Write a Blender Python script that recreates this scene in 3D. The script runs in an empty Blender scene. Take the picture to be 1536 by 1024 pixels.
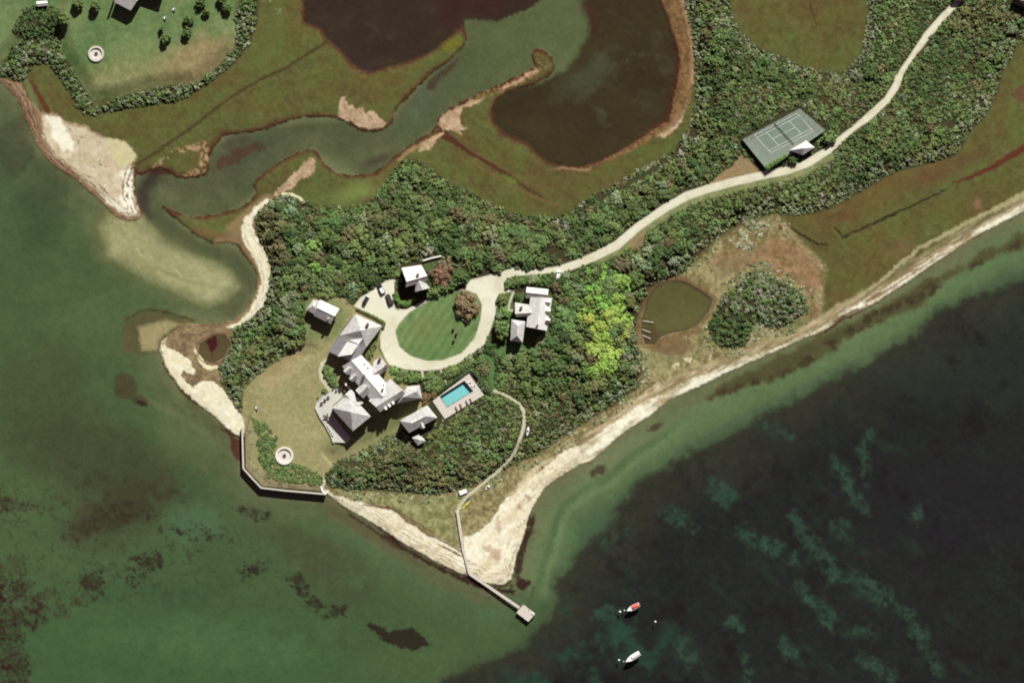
import bpy, bmesh, math, random
import numpy as np
from mathutils import Vector, Matrix

C = bpy.context.scene.collection
SC = bpy.context.scene
R = math.radians
S = 0.32                      # metres on the ground per map unit
CX, CY = 768.0, 512.0         # map unit under the camera

# ------------------------------------------------------------------ camera
CAM_H = 2600.0
cam_d = bpy.data.cameras.new('camera')
cam = bpy.data.objects.new('camera', cam_d); C.objects.link(cam)
cam.location = (0, 0, CAM_H)
cam.rotation_euler = (0, 0, 0)
cam_d.sensor_width = 36.0
cam_d.lens = 36.0 * CAM_H / (1536 * S)
cam_d.clip_start = 10.0
cam_d.clip_end = 60000.0
SC.camera = cam
SC.render.resolution_x = 1024; SC.render.resolution_y = 682

# ------------------------------------------------------------------ sky and sun
SUN_EL = R(40.0)
SUN_AZ = math.atan2(0.33, 0.94)       # east of north
w = bpy.data.worlds.new("World"); SC.world = w; w.use_nodes = True
nt = w.node_tree; nt.nodes.clear()
sky = nt.nodes.new('ShaderNodeTexSky'); sky.sky_type = 'NISHITA'; sky.sun_disc = False
sky.sun_elevation = SUN_EL; sky.sun_rotation = SUN_AZ
tint = nt.nodes.new('ShaderNodeMix'); tint.data_type = 'RGBA'; tint.blend_type = 'MULTIPLY'
tint.inputs[0].default_value = 1.0
tint.inputs[7].default_value = (1.0, 0.44, 0.43, 1)      # warm cast of the picture's shadows
bg = nt.nodes.new('ShaderNodeBackground'); bg.inputs[1].default_value = 0.05
out = nt.nodes.new('ShaderNodeOutputWorld')
nt.links.new(sky.outputs[0], tint.inputs[6]); nt.links.new(tint.outputs[2], bg.inputs[0])
nt.links.new(bg.outputs[0], out.inputs[0])

sl = bpy.data.lights.new('sun', 'SUN'); so = bpy.data.objects.new('sun', sl); C.objects.link(so)
sl.energy = 4.8; sl.angle = R(0.5); sl.color = (1.0, 0.985, 0.94)
sdir = Vector((-math.sin(SUN_AZ)*math.cos(SUN_EL), -math.cos(SUN_AZ)*math.cos(SUN_EL), -math.sin(SUN_EL)))
so.rotation_euler = sdir.to_track_quat('-Z', 'Y').to_euler()
so.location = (150, 400, 380)

SC.view_settings.view_transform = 'Standard'; SC.view_settings.look = 'None'
SC.view_settings.exposure = 0.3; SC.view_settings.gamma = 1.0
SC.view_settings.use_curve_mapping = False
SC.cycles.filter_width = 1.9
SC.cycles.max_bounces = 6; SC.cycles.transparent_max_bounces = 8

K = (1.30, 1.25, 1.18)                      # picture brightness of a level surface of albedo 1
def lin(c):
    o = []
    for v in c[:3]:
        v = v/255.0
        o.append(v/12.92 if v <= 0.04045 else ((v+0.055)/1.055)**2.4)
    return o
def alb(c, g=1.0):
    return tuple(min(0.9, v*g/k) for v, k in zip(lin(c), K))

# ------------------------------------------------------------------ helpers
def X(px): return (px-CX)*S
def Y(py): return (CY-py)*S
def P(px, py, z=0.0): return Vector((X(px), Y(py), z))

def mat(name, col, rough=0.8, var=0.15, scale=1.0, bump=0.0, spec=0.25, metal=0.0, detail=4.0):
    m = bpy.data.materials.new(name); m.use_nodes = True
    n = m.node_tree.nodes; l = m.node_tree.links
    b = n['Principled BSDF']
    b.inputs['Roughness'].default_value = rough
    b.inputs['Metallic'].default_value = metal
    b.inputs['Specular IOR Level'].default_value = spec
    g = n.new('ShaderNodeNewGeometry')
    no = n.new('ShaderNodeTexNoise'); no.inputs['Scale'].default_value = scale; no.inputs['Detail'].default_value = detail
    l.new(g.outputs['Position'], no.inputs['Vector'])
    rp = n.new('ShaderNodeValToRGB')
    e = rp.color_ramp.elements
    e[0].position = 0.25; e[1].position = 0.75
    e[0].color = tuple(max(0, c*(1-var)) for c in col[:3])+(1,)
    e[1].color = tuple(min(1, c*(1+var)) for c in col[:3])+(1,)
    l.new(no.outputs['Fac'], rp.inputs['Fac']); l.new(rp.outputs['Color'], b.inputs['Base Color'])
    if bump:
        bp = n.new('ShaderNodeBump'); bp.inputs['Strength'].default_value = bump; bp.inputs['Distance'].default_value = 0.1
        l.new(no.outputs['Fac'], bp.inputs['Height']); l.new(bp.outputs['Normal'], b.inputs['Normal'])
    return m

def attr_mat(name, scale=0.8, var=0.18, bump=0.4, dist=0.25, rough=0.95, objcol=False, fine=3.5, spec=0.1):
    """colour from the surface's own colour attribute (or object colour), broken up by noise"""
    m = bpy.data.materials.new(name); m.use_nodes = True
    n = m.node_tree.nodes; l = m.node_tree.links
    b = n['Principled BSDF']; b.inputs['Roughness'].default_value = rough; b.inputs['Specular IOR Level'].default_value = spec
    if objcol:
        a = n.new('ShaderNodeObjectInfo'); ac = a.outputs['Color']
    else:
        a = n.new('ShaderNodeAttribute'); a.attribute_name = 'Col'; ac = a.outputs['Color']
    g = n.new('ShaderNodeNewGeometry')
    n1 = n.new('ShaderNodeTexNoise'); n1.inputs['Scale'].default_value = scale; n1.inputs['Detail'].default_value = 5; n1.inputs['Roughness'].default_value = 0.65
    n2 = n.new('ShaderNodeTexNoise'); n2.inputs['Scale'].default_value = fine; n2.inputs['Detail'].default_value = 2
    l.new(g.outputs['Position'], n1.inputs['Vector']); l.new(g.outputs['Position'], n2.inputs['Vector'])
    ad = n.new('ShaderNodeMath'); ad.operation = 'ADD'
    l.new(n1.outputs['Fac'], ad.inputs[0]); l.new(n2.outputs['Fac'], ad.inputs[1])
    mr = n.new('ShaderNodeMapRange'); mr.inputs['From Min'].default_value = 0.6; mr.inputs['From Max'].default_value = 1.4
    mr.inputs['To Min'].default_value = 1-var; mr.inputs['To Max'].default_value = 1+var
    l.new(ad.outputs[0], mr.inputs['Value'])
    mx = n.new('ShaderNodeVectorMath'); mx.operation = 'SCALE'
    l.new(ac, mx.inputs[0]); l.new(mr.outputs['Result'], mx.inputs['Scale'])
    l.new(mx.outputs['Vector'], b.inputs['Base Color'])
    if bump:
        bp = n.new('ShaderNodeBump'); bp.inputs['Strength'].default_value = bump; bp.inputs['Distance'].default_value = dist
        l.new(ad.outputs[0], bp.inputs['Height']); l.new(bp.outputs['Normal'], b.inputs['Normal'])
    return m

def link(o, parent=None):
    C.objects.link(o)
    if parent is not None: o.parent = parent
    return o
def tag(o, label, cat, group=None):
    o['label'] = label; o['category'] = cat
    if group: o['group'] = group
    return o
def thing(name, label, cat, loc, rz=0.0, group=None):
    o = bpy.data.objects.new(name, None); o.empty_display_size = 0.5
    link(o); o.location = loc; o.rotation_euler = (0, 0, rz)
    return tag(o, label, cat, group)
def mesh_np(name, V, F, m, parent=None, cols=None, smooth=False):
    """V (n,3); F (k,4) or (k,3) index array"""
    V = np.asarray(V, np.float32); F = np.asarray(F, np.int32)
    me = bpy.data.meshes.new(name)
    k, q = F.shape
    me.vertices.add(len(V)); me.vertices.foreach_set('co', V.ravel())
    me.loops.add(k*q); me.loops.foreach_set('vertex_index', F.ravel())
    me.polygons.add(k)
    me.polygons.foreach_set('loop_start', np.arange(0, k*q, q, dtype=np.int32))
    me.polygons.foreach_set('loop_total', np.full(k, q, np.int32))
    if smooth: me.polygons.foreach_set('use_smooth', np.ones(k, bool))
    me.update(calc_edges=True)
    if cols is not None:
        a = me.color_attributes.new('Col', 'FLOAT_COLOR', 'POINT')
        c4 = np.ones((len(V), 4), np.float32); c4[:, :3] = cols
        a.data.foreach_set('color', c4.ravel())
    if m: me.materials.append(m)
    o = bpy.data.objects.new(name, me)
    return link(o, parent)
def obj(name, bm, m, parent=None, smooth=False):
    me = bpy.data.meshes.new(name); bmesh.ops.recalc_face_normals(bm, faces=bm.faces[:])
    bm.to_mesh(me); bm.free()
    if smooth:
        for p in me.polygons: p.use_smooth = True
    me.materials.append(m)
    return link(bpy.data.objects.new(name, me), parent)
def BM(): return bmesh.new()
def box(bm, c, s, rz=0.0, bev=0.0, ry=0.0, rx=0.0):
    M = Matrix.Translation(c) @ Matrix.Rotation(rz, 4, 'Z') @ Matrix.Rotation(ry, 4, 'Y') @ Matrix.Rotation(rx, 4, 'X') @ Matrix.Diagonal((s[0], s[1], s[2], 1))
    r = bmesh.ops.create_cube(bm, size=1.0, matrix=M)
    if bev:
        ed = list({e for v in r['verts'] for e in v.link_edges})
        bmesh.ops.bevel(bm, geom=ed, offset=bev, segments=2, affect='EDGES', profile=0.6)
def cyl(bm, a, b, r1, r2=None, n=10):
    a = Vector(a); b = Vector(b); r2 = r1 if r2 is None else r2
    d = b-a; q = d.to_track_quat('Z', 'Y').to_matrix().to_4x4()
    bmesh.ops.create_cone(bm, cap_ends=True, segments=n, radius1=r1, radius2=r2, depth=d.length, matrix=Matrix.Translation((a+b)/2) @ q)
def ball(bm, c, r, sz=1.0, n=12):
    bmesh.ops.create_uvsphere(bm, u_segments=n, v_segments=max(6, n//2), radius=r, matrix=Matrix.Translation(c) @ Matrix.Diagonal((1, 1, sz, 1)))
def loft(bm, secs, cap=True):
    """list of closed sections (same count) joined into a skin"""
    rows = [[bm.verts.new(p) for p in s] for s in secs]
    n = len(rows[0])
    for a, b in zip(rows, rows[1:]):
        for i in range(n):
            bm.faces.new((a[i], a[(i+1) % n], b[(i+1) % n], b[i]))
    if cap:
        bm.faces.new(rows[0][::-1]); bm.faces.new(rows[-1])
def prism(bm, pts, z0, z1):
    """closed prism over a plan polygon (world xy)"""
    lo = [bm.verts.new((p[0], p[1], z0)) for p in pts]; hi = [bm.verts.new((p[0], p[1], z1)) for p in pts]
    n = len(pts)
    bm.faces.new(lo[::-1]); bm.faces.new(hi)
    for i in range(n): bm.faces.new((lo[i], lo[(i+1) % n], hi[(i+1) % n], hi[i]))

# ------------------------------------------------------------------ noise and map fields
_rng = np.random.default_rng(7)
_LAT = _rng.random((256, 256)).astype(np.float32)
def vnoise(x, y, sc, seed=0):
    u = x/sc+seed*37.13; v = y/sc+seed*91.7
    i = np.floor(u).astype(np.int32); j = np.floor(v).astype(np.int32)
    fu = (u-i).astype(np.float32); fv = (v-j).astype(np.float32)
    fu = fu*fu*(3-2*fu); fv = fv*fv*(3-2*fv)
    i0 = i & 255; i1 = (i+1) & 255; j0 = j & 255; j1 = (j+1) & 255
    return ((_LAT[i0, j0]*(1-fu)+_LAT[i1, j0]*fu)*(1-fv)+(_LAT[i0, j1]*(1-fu)+_LAT[i1, j1]*fu)*fv)
def fbm(x, y, sc, octv=4, seed=0, gain=0.55):
    t = 0; a = 1.0; n = 0
    for k in range(octv):
        t = t+a*vnoise(x, y, sc/(2**k), seed+k*3+1); n += a; a *= gain
    return t/n*2-1            # about -1..1
def sst(a, b, v):
    t = np.clip((v-a)/(b-a), 0, 1); return t*t*(3-2*t)

def sd_poly(pts, GX, GY, margin=60.0):
    """signed distance (map units, + inside), exact near the outline"""
    p = np.array(pts, np.float32)
    o = np.full(GX.shape, -margin, np.float32)
    x0, y0 = p.min(0)-margin; x1, y1 = p.max(0)+margin
    sel = (GX >= x0) & (GX <= x1) & (GY >= y0) & (GY <= y1)
    if not sel.any(): return o
    x = GX[sel]; y = GY[sel]
    d2 = np.full(x.shape, 1e12, np.float32); ins = np.zeros(x.shape, bool)
    q = np.roll(p, -1, 0)
    for (ax, ay), (bx, by) in zip(p, q):
        ex, ey = bx-ax, by-ay; L = ex*ex+ey*ey+1e-9
        t = np.clip(((x-ax)*ex+(y-ay)*ey)/L, 0, 1)
        dx = x-ax-t*ex; dy = y-ay-t*ey
        np.minimum(d2, dx*dx+dy*dy, out=d2)
        if ay != by:
            c = ((ay > y) != (by > y)) & (x < (bx-ax)*(y-ay)/(by-ay)+ax)
            ins ^= c
    d = np.sqrt(d2); o[sel] = np.where(ins, d, -d)
    return o
def sd_stroke(pts, GX, GY, margin=40.0):
    """pts (x, y, half width): + inside the ribbon"""
    p = np.array(pts, np.float32)
    m = margin+p[:, 2].max()
    x0, y0 = p[:, :2].min(0)-m; x1, y1 = p[:, :2].max(0)+m
    o = np.full(GX.shape, -margin, np.float32)
    sel = (GX >= x0) & (GX <= x1) & (GY >= y0) & (GY <= y1)
    if not sel.any(): return o
    x = GX[sel]; y = GY[sel]; best = np.full(x.shape, -1e6, np.float32)
    for a, b in zip(p, p[1:]):
        ex, ey = b[0]-a[0], b[1]-a[1]; L = ex*ex+ey*ey+1e-9
        t = np.clip(((x-a[0])*ex+(y-a[1])*ey)/L, 0, 1)
        d = np.hypot(x-a[0]-t*ex, y-a[1]-t*ey)
        np.maximum(best, a[2]+(b[2]-a[2])*t-d, out=best)
    o[sel] = np.maximum(best, -margin)
    return o
# ------------------------------------------------------------------ the map: outlines traced in map units
FAR = 22000
SEA = [(-FAR, 40), (-200, 90), (0, 122), (14, 133), (26, 146), (39, 177), (48, 200), (57, 221), (75, 243), (99, 260), (123, 277), (149, 300), (166, 317), (178, 328), (193, 332), (209, 328),
 (213, 318), (207, 305), (203, 293), (201, 273), (204, 258), (212, 262), (224, 256), (239, 252), (250, 255), (259, 260), (266, 266), (282, 267), (299, 265), (310, 261), (314, 250), (314, 236), (319, 223), (335, 203), (365, 199), (392, 195), (412, 188), (432, 181), (452, 177), (471, 175), (487, 175), (506, 177), (522, 186), (543, 196), (567, 197), (581, 191), (590, 183), (592, 172), (596, 164), (606, 152), (620, 136), (637, 120), (651, 107), (662, 100), (676, 90), (688, 78), (697, 68), (700, 60), (699, 50), (693, 40), (684, 46), (674, 56), (658, 70), (639, 81), (609, 93), (578, 101), (557, 108), (543, 105), (527, 94), (510, 75), (492, 59), (480, 42), (456, 33), (457, 0), (450, -120), (450, -400), (980, -400), (985, -100), (989, 0), (999, 25), (1007, 51), (1016, 74), (1018, 89), (1016, 107), (1012, 132), (1007, 152), (1008, 165), (1002, 182), (989, 187), (964, 203), (938, 221), (913, 236), (888, 246), (867, 252), (839, 249), (822, 243), (804, 229), (796, 218), (781, 211), (758, 201), (740, 183), (738, 165), (745, 150), (763, 138), (789, 130), (806, 124), (820, 116), (829, 108), (833, 99), (828, 86), (816, 77), (804, 74), (797, 80), (799, 92), (803, 99), (789, 108), (763, 121), (740, 131), (721, 138), (698, 151), (674, 164), (660, 176), (653, 190), (646, 200), (623, 211), (604, 225), (594, 234), (576, 247), (564, 258), (543, 263), (524, 263), (510, 260), (496, 253), (484, 243), (477, 229), (468, 223), (458, 224), (447, 228), (423, 241), (400, 256), (384, 270), (381, 279), (384, 289), (376, 301), (356, 313), (328, 321), (305, 325), (285, 325), (268, 319), (254, 314), (244, 307), (244, 312), (258, 324), (278, 340), (299, 357), (319, 366), (340, 362), (356, 366), (367, 384), (380, 400), (386, 414), (384, 436), (372, 462), (352, 481), (333, 486), (303, 487), (276, 484), (263, 496), (243, 511), (239, 526), (248, 553), (264, 574), (276, 593), (303, 610), (326, 628), (344, 650), (360, 656), (364, 660), (364, 703), (391, 732), (484, 740), (492, 742), (514, 758), (543, 774), (570, 791), (596, 809), (625, 825), (657, 844), (687, 859), (704, 863), (728, 874), (751, 878), (766, 874), (769, 862), (775, 834), (786, 805), (795, 770), (806, 748), (818, 730), (838, 715), (865, 700), (893, 686), (927, 655), (974, 625), (1002, 600), (1044, 582), (1095, 556), (1146, 535), (1207, 507), (1240, 497), (1263, 480), (1295, 466), (1323, 450), (1361, 424), (1407, 392), (1440, 370), (1473, 350), (1536, 318), (1700, 220), (FAR, -9000), (FAR, FAR), (-FAR, FAR)]
POND = [(963, 478), (970, 450), (982, 430), (1001, 422), (1022, 421), (1041, 430), (1059, 441), (1070, 451), (1062, 469), (1045, 488), (1029, 497), (1003, 500), (989, 507), (982, 518), (968, 516), (961, 497)]
POOLET = [(299, 516), (319, 503), (339, 503), (346, 516), (336, 536), (319, 546), (306, 541), (297, 530)]
THICK = [(405, 305), (415, 297), (432, 294), (455, 304), (480, 310), (520, 313), (545, 309), (562, 297), (578, 276), (592, 257), (606, 241), (625, 241), (650, 257), (680, 279), (700, 286), (735, 306), (760, 319), (790, 326), (830, 327), (860, 319), (880, 301), (925, 276), (980, 246), (1010, 226), (1036, 190), (1044, 150), (1046, 110), (1042, 60), (1028, 0), (1020, -100), (1090, -100), (1092, 0), (1100, 35), (1120, 60), (1140, 75), (1170, 85), (1200, 100), (1235, 110), (1270, 108), (1290, 85), (1300, 55), (1303, 0), (1300, -100), (1700, -100), (1700, -40), (1560, 40), (1536, 62), (1524, 68), (1517, 87), (1502, 110), (1495, 138), (1486, 159), (1474, 178), (1451, 199), (1441, 223), (1424, 236), (1394, 244), (1359, 252), (1324, 266), (1301, 281), (1263, 302), (1230, 317), (1189, 322), (1160, 319), (1118, 330), (1081, 352), (1044, 384), (1025, 407), (1000, 416), (976, 426), (962, 454), (952, 486), (956, 524), (960, 555), (956, 578), (923, 604), (875, 634), (835, 660), (804, 681), (772, 693), (751, 706), (728, 721), (710, 727), (652, 741), (616, 738), (578, 734), (530, 734), (496, 729), (490, 711), (502, 694), (543, 676), (587, 652), (600, 640), (560, 600), (480, 560), (452, 535), (430, 532), (400, 552), (380, 567), (366, 582), (372, 612), (362, 622), (350, 600), (335, 578), (330, 548), (345, 530), (352, 495), (375, 480), (397, 460), (406, 430), (409, 402), (402, 380), (394, 365), (385, 345), (382, 328), (394, 316)]
ISLE = [(1069, 507), (1064, 490), (1073, 469), (1085, 446), (1104, 432), (1125, 412), (1146, 408), (1165, 421), (1193, 433), (1207, 448), (1209, 464), (1191, 481), (1170, 490), (1150, 488), (1134, 484), (1124, 498), (1118, 516), (1099, 521), (1083, 518)]
CLUMP = [(20, 47), (39, 16), (68, 8), (89, 16), (89, 47), (81, 60), (26, 57)]
STRIPB = [(16, 75), (42, 62), (87, 57), (96, 86), (112, 112), (128, 141), (138, 156), (135, 172), (122, 169), (104, 138), (86, 109), (73, 96), (52, 96), (34, 122), (0, 112), (-60, 90), (-60, 70), (0, 94), (16, 88)]
STRIPC = [(135, 168), (182, 147), (221, 136), (260, 130), (294, 128), (325, 104), (352, 76), (357, 52), (354, 21), (365, 0), (365, -90), (395, -90), (388, 0), (385, 29), (375, 65), (349, 96), (307, 130), (260, 154), (221, 156), (135, 173)]
WALLSCRUB = [(379, 626), (399, 636), (416, 656), (414, 676), (438, 694), (456, 697), (484, 713), (482, 727), (442, 723), (406, 716), (389, 692), (386, 656)]
OVAL = [(593, 497), (599, 485), (615, 468), (637, 454), (671, 438), (699, 435), (715, 441), (723, 457), (720, 482), (712, 507), (693, 529), (665, 540), (640, 541), (615, 533), (599, 519)]
DRIVE = [(531, 459), (541, 446), (556, 437), (568, 429), (577, 422), (586, 419), (593, 419), (593, 441), (589, 452), (594, 463), (606, 464), (618, 460), (640, 450), (668, 440), (694, 433), (706, 420), (721, 416), (743, 410), (768, 402), (796, 405), (841, 399), (841, 410), (799, 412), (768, 415), (757, 422), (756, 431), (768, 437), (752, 441), (745, 451), (743, 472), (735, 497), (727, 516), (706, 532), (684, 547), (659, 554), (634, 556), (609, 554), (584, 547), (578, 537), (571, 522), (570, 504), (577, 488), (574, 482)]
ROAD = [(838, 405, 6), (868, 395, 6), (893, 384, 6.5), (925, 368, 6.5), (957, 340, 6), (998, 312, 6), (1030, 294, 6.5), (1060, 284, 6), (1100, 273, 6), (1140, 264, 6), (1180, 256, 6), (1211, 245, 6), (1243, 225, 5.5), (1268, 203, 4.5), (1284, 190, 4), (1302, 176, 5.5), (1330, 150, 5), (1343, 130, 5.5), (1352, 108, 4), (1369, 83, 4), (1390, 54, 5.5), (1412, 28, 5), (1432, 8, 4.5), (1460, -26, 4.5), (1560, -140, 4.5)]
WLAWN = [(366, 584), (380, 567), (400, 552), (430, 532), (456, 515), (458, 490), (458, 448), (482, 443), (520, 446), (531, 460), (577, 486), (568, 520), (590, 560), (640, 600), (640, 612), (610, 640), (587, 652), (543, 676), (502, 694), (487, 715), (487, 738), (440, 736), (395, 730), (368, 702), (367, 640), (362, 622)]
NLAWN = [(87, 50), (96, 86), (112, 112), (138, 152), (182, 146), (221, 134), (260, 129), (294, 127), (325, 103), (352, 76), (357, 52), (354, 21), (362, -90), (-200, -90), (-200, 80), (0, 95), (16, 80), (42, 62)]
SEG = lambda pts: np.array(pts, np.float32)
PATHS = [[(742, 586, 2), (756, 591, 2), (779, 605, 2), (786, 617, 2.6), (787, 628, 2.6), (785, 642, 2.4), (779, 662, 2.3), (771, 680, 2.3), (760, 694, 2.2), (745, 708, 2.2), (719, 729, 2), (701, 744, 2), (690, 758, 2.4), (686, 766, 2.4)],
         [(490, 540, 2.2), (484, 545, 2.6), (481, 554, 2.8), (483, 568, 2.8), (490, 578, 2.6), (499, 588, 3)],
         [(770, 438, 1.6), (765, 452, 1.6), (762, 465, 1.6), (770, 466, 1.6)],
         [(633, 556, 1.6), (636, 572, 1.6)], [(662, 556, 1.8), (670, 572, 1.8), (674, 582, 1.8)],
         [(486, 715, 1.6), (487, 726, 2.2), (485, 737, 3)]]
COURT = [(1112.5, 209.7), (1199, 163), (1238, 196), (1150, 256)]
POOLW = [(659, 594), (696.6, 570), (711, 586.5), (670.5, 611)]
DECK = [(649, 601), (703.4, 560), (726, 592), (667.5, 628), (657, 622)]
PATIO = [(486.6, 592.5), (477, 602), (474, 612), (481, 625), (488, 635), (497.5, 653), (500.6, 663), (521, 663.6), (526, 657), (510, 636), (500, 622), (499, 608), (513, 597), (513, 580), (504, 577), (496, 588)]

# ------------------------------------------------------------------ grid
STEP = 1.5
def axis(n, lo=-30.0):
    fine = np.arange(lo, n-lo+STEP, STEP)
    a = [fine[-1]]; s = STEP
    while a[-1] < FAR*0.8: s *= 1.35; a.append(a[-1]+s)
    hi_ = np.array(a[1:])
    return np.concatenate([(n-hi_)[::-1], fine, hi_])
gx = axis(1536).astype(np.float32); gy = axis(1024).astype(np.float32)
NX, NY = len(gx), len(gy)
GX, GY = np.meshgrid(gx, gy, indexing='ij')
N1 = fbm(GX, GY, 26, 5, 1); N2 = fbm(GX, GY, 9, 4, 2); N3 = fbm(GX, GY, 90, 5, 3); N4 = fbm(GX, GY, 4, 2, 4, 0.8); N5 = fbm(GX, GY, 45, 5, 5)
# streaky noise along the eastern shore direction
_c, _s = math.cos(R(-31)), math.sin(R(-31))
NS = fbm((GX*_c+GY*_s)*0.22, -GX*_s+GY*_c, 7, 4, 6)

dsea = sd_poly(SEA, GX, GY, 400)
wob = N2*2.4+N1*1.5+N4*1.8
dwall = sd_stroke([(364, 655, 1), (364, 703, 1), (391, 732, 1), (484, 740, 1)], GX, GY, 30)
wobs = np.where(dwall > -12, 0, 1)
dsea = dsea+wob*wobs*0.9
dpond = sd_poly(POND, GX, GY, 80)+N2*1.5
dpool = sd_poly(POOLET, GX, GY, 80)+N2*1.0
dwat = np.maximum(np.maximum(dsea, dpond), dpool)     # + under water
land = -dwat
thick = np.maximum.reduce([sd_poly(THICK, GX, GY), sd_poly(ISLE, GX, GY), sd_poly(CLUMP, GX, GY), sd_poly(STRIPB, GX, GY), sd_poly(STRIPC, GX, GY)])
dwl = sd_poly(WLAWN, GX, GY); dnl = sd_poly(NLAWN, GX, GY); doval = sd_poly(OVAL, GX, GY)
ddrive = np.minimum(sd_poly(DRIVE, GX, GY), -doval)
droad = np.maximum(sd_stroke(ROAD, GX, GY), ddrive)
dpath = np.maximum.reduce([sd_stroke(p, GX, GY) for p in PATHS])
dcourt = sd_poly(COURT, GX, GY); dpw = sd_poly(POOLW, GX, GY); ddeck = sd_poly(DECK, GX, GY); dpatio = sd_poly(PATIO, GX, GY)
dscrub = sd_poly(WALLSCRUB, GX, GY)

# ------------------------------------------------------------------ heights
up = np.maximum.reduce([sst(0, 34, np.maximum.reduce([sd_poly(THICK, GX, GY, 60), dwl, doval, ddrive, droad*4])), 0.55*sst(0, 20, thick), sst(-4, 24, dnl)])
up = np.maximum(up, sst(-4, 36, 128-np.hypot((GX-640)/1.6, GY-520))*sst(2, 16, land))
wt = sd_poly([(366.5, 650), (366.5, 702), (392.5, 730.5), (485, 738.5), (500, 700), (440, 620), (385, 600)], GX, GY)
Z = 0.22+sst(0, 14, land)*0.25+N2*0.03*sst(2, 8, land)
Z = Z+up*2.6+sst(0, 1.6, wt)*np.clip(2.3-up*2.6, 0, 9)
Z = Z+sst(6, 20, land)*N3*0.15*up
flat = np.maximum.reduce([sst(-6, 2, droad), sst(-12, 0, dcourt), sst(-10, 0, ddeck)])
wz = -0.12-0.5*sst(0, 30, dwat)-2.2*sst(30, 260, dsea)
Z = np.where(land > 0, Z*sst(-0.2, 1.5, land)+0.04, wz*sst(-0.5, 2.0, dwat)-0.06).astype(np.float32)
Z = np.where(dpw > 1.0, 0.6, Z).astype(np.float32)
def zat(px, py):
    i = np.interp(px, gx, np.arange(NX)); j = np.interp(py, gy, np.arange(NY))
    i0 = min(int(i), NX-2); j0 = min(int(j), NY-2); a = i-i0; b = j-j0
    return float((Z[i0, j0]*(1-a)+Z[i0+1, j0]*a)*(1-b)+(Z[i0, j0+1]*(1-a)+Z[i0+1, j0+1]*a)*b)

# ------------------------------------------------------------------ colours of the ground (what it is made of, plus a painted seawall shadow)
col = np.zeros(GX.shape+(3,), np.float32)
def A(c): return np.array(alb(c), np.float32)
def lay(c, w_):
    global col
    w_ = np.clip(w_, 0, 1)[..., None]
    col = col*(1-w_)+(c if isinstance(c, np.ndarray) and c.ndim == 3 else A(c) if not isinstance(c, np.ndarray) else c)*w_
def blend(c1, c2, t):
    t = np.clip(t, 0, 1)[..., None]; return (A(c1)*(1-t)+A(c2)*t).astype(np.float32)
# ragged natural outlines: look-ups are nudged by fine noise
WX = (GX+1.9*fbm(GX, GY, 8, 3, 81, .7)+1.0*fbm(GX, GY, 3, 1, 82)).astype(np.float32)
WY = (GY+1.9*fbm(GX, GY, 8, 3, 85, .7)+1.0*fbm(GX, GY, 3, 1, 86)).astype(np.float32)
def ell(x, y, a, b, ang=0.0):
    c, s = math.cos(R(ang)), math.sin(R(ang)); dx = WX-x; dy = WY-y
    return (1-np.hypot((dx*c+dy*s)/a, (-dx*s+dy*c)/b))*min(a, b)
def poly(pts, m=50): return sd_poly(pts, WX, WY, m)
def stroke(pts, m=40): return sd_stroke(pts, WX, WY, m)

def weed(c, m_, a, soft=5.0):
    lay(c, sst(-soft, soft, m_+N1*9+N2*9+N4*6)*a*np.clip(.62+.5*N2+.55*N4, .15, 1))
# --- sea floor
sea = blend((74, 94, 58), (86, 102, 64), 0.5+0.5*N3)
col[:] = sea
lay((70, 96, 58), sst(800, 1000, GY)*sst(760, 300, GX)*0.8)
lay((84, 96, 66), sst(420, 150, GY)*sst(420, 100, GX)*0.6)
lay((104, 108, 74), sst(70, 0, dwat+N1*10)*0.75)                       # sandy near shore
lay((126, 122, 84), sst(26, 0, dwat+N1*6)*0.6)
lay((72, 72, 46), sst(-20, 40, ell(150, 690, 150, 70, 20)+N1*28)*0.75)  # weed smears of the western bay
lay((70, 64, 42), sst(-14, 30, ell(180, 765, 90, 48, -15)+N1*26+N2*8)*0.75)
weed((58, 40, 30), ell(165, 780, 60, 18, -18), .75, 10)
weed((58, 40, 30), ell(232, 772, 16, 10, -30), .8, 8)
weed((58, 40, 32), ell(8, 752, 26, 9, 10), .8, 8)
weed((60, 42, 32), ell(45, 755, 22, 6, 5), .6, 8)
lay((72, 78, 48), sst(-14, 40, ell(60, 600, 90, 110, 10)+N1*30)*0.55)
lay((70, 62, 44), sst(0, 20, ell(20, 210, 40, 70, 10)+N1*15)*0.5)
lay((104, 110, 70), sst(-10, 40, ell(290, 650, 70, 60, 30)+N1*20)*.6)
lay((92, 106, 68), sst(-10, 50, ell(150, 470, 110, 70, 0)+N1*26)*.45)
lay((60, 72, 44), sst(-4, 30, ell(70, 300, 50, 90, 10)+N1*26)*.5)
lay((94, 118, 78), sst(-6, 30, ell(330, 960, 160, 40, 5)+N1*24)*.35)
lay((60, 84, 52), sst(-6, 30, ell(240, 890, 140, 30, 5)+N1*24)*.4)
lay((90, 116, 80), sst(-6, 22, ell(285, 785, 50, 34, 0)+N1*14)*0.7)
lay((80, 108, 74), sst(-10, 40, ell(640, 850, 200, 60, 30)+N1*18)*0.35)
lay((80, 78, 52), sst(-6, 24, ell(470, 830, 130, 34, 25)+N1*26)*0.6)
lay((78, 72, 50), sst(-6, 24, ell(520, 885, 60, 30, 20)+N1*26)*0.45)
lay((96, 90, 60), sst(0, 14, stroke([(262, 540, 12), (290, 605, 16), (335, 655, 12)])+N1*7)*0.6)
lay((112, 114, 80), sst(-4, 5, stroke([(215, 598, 5), (262, 620, 5), (310, 650, 5), (345, 680, 3)])+N2*2)*0.6)
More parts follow.
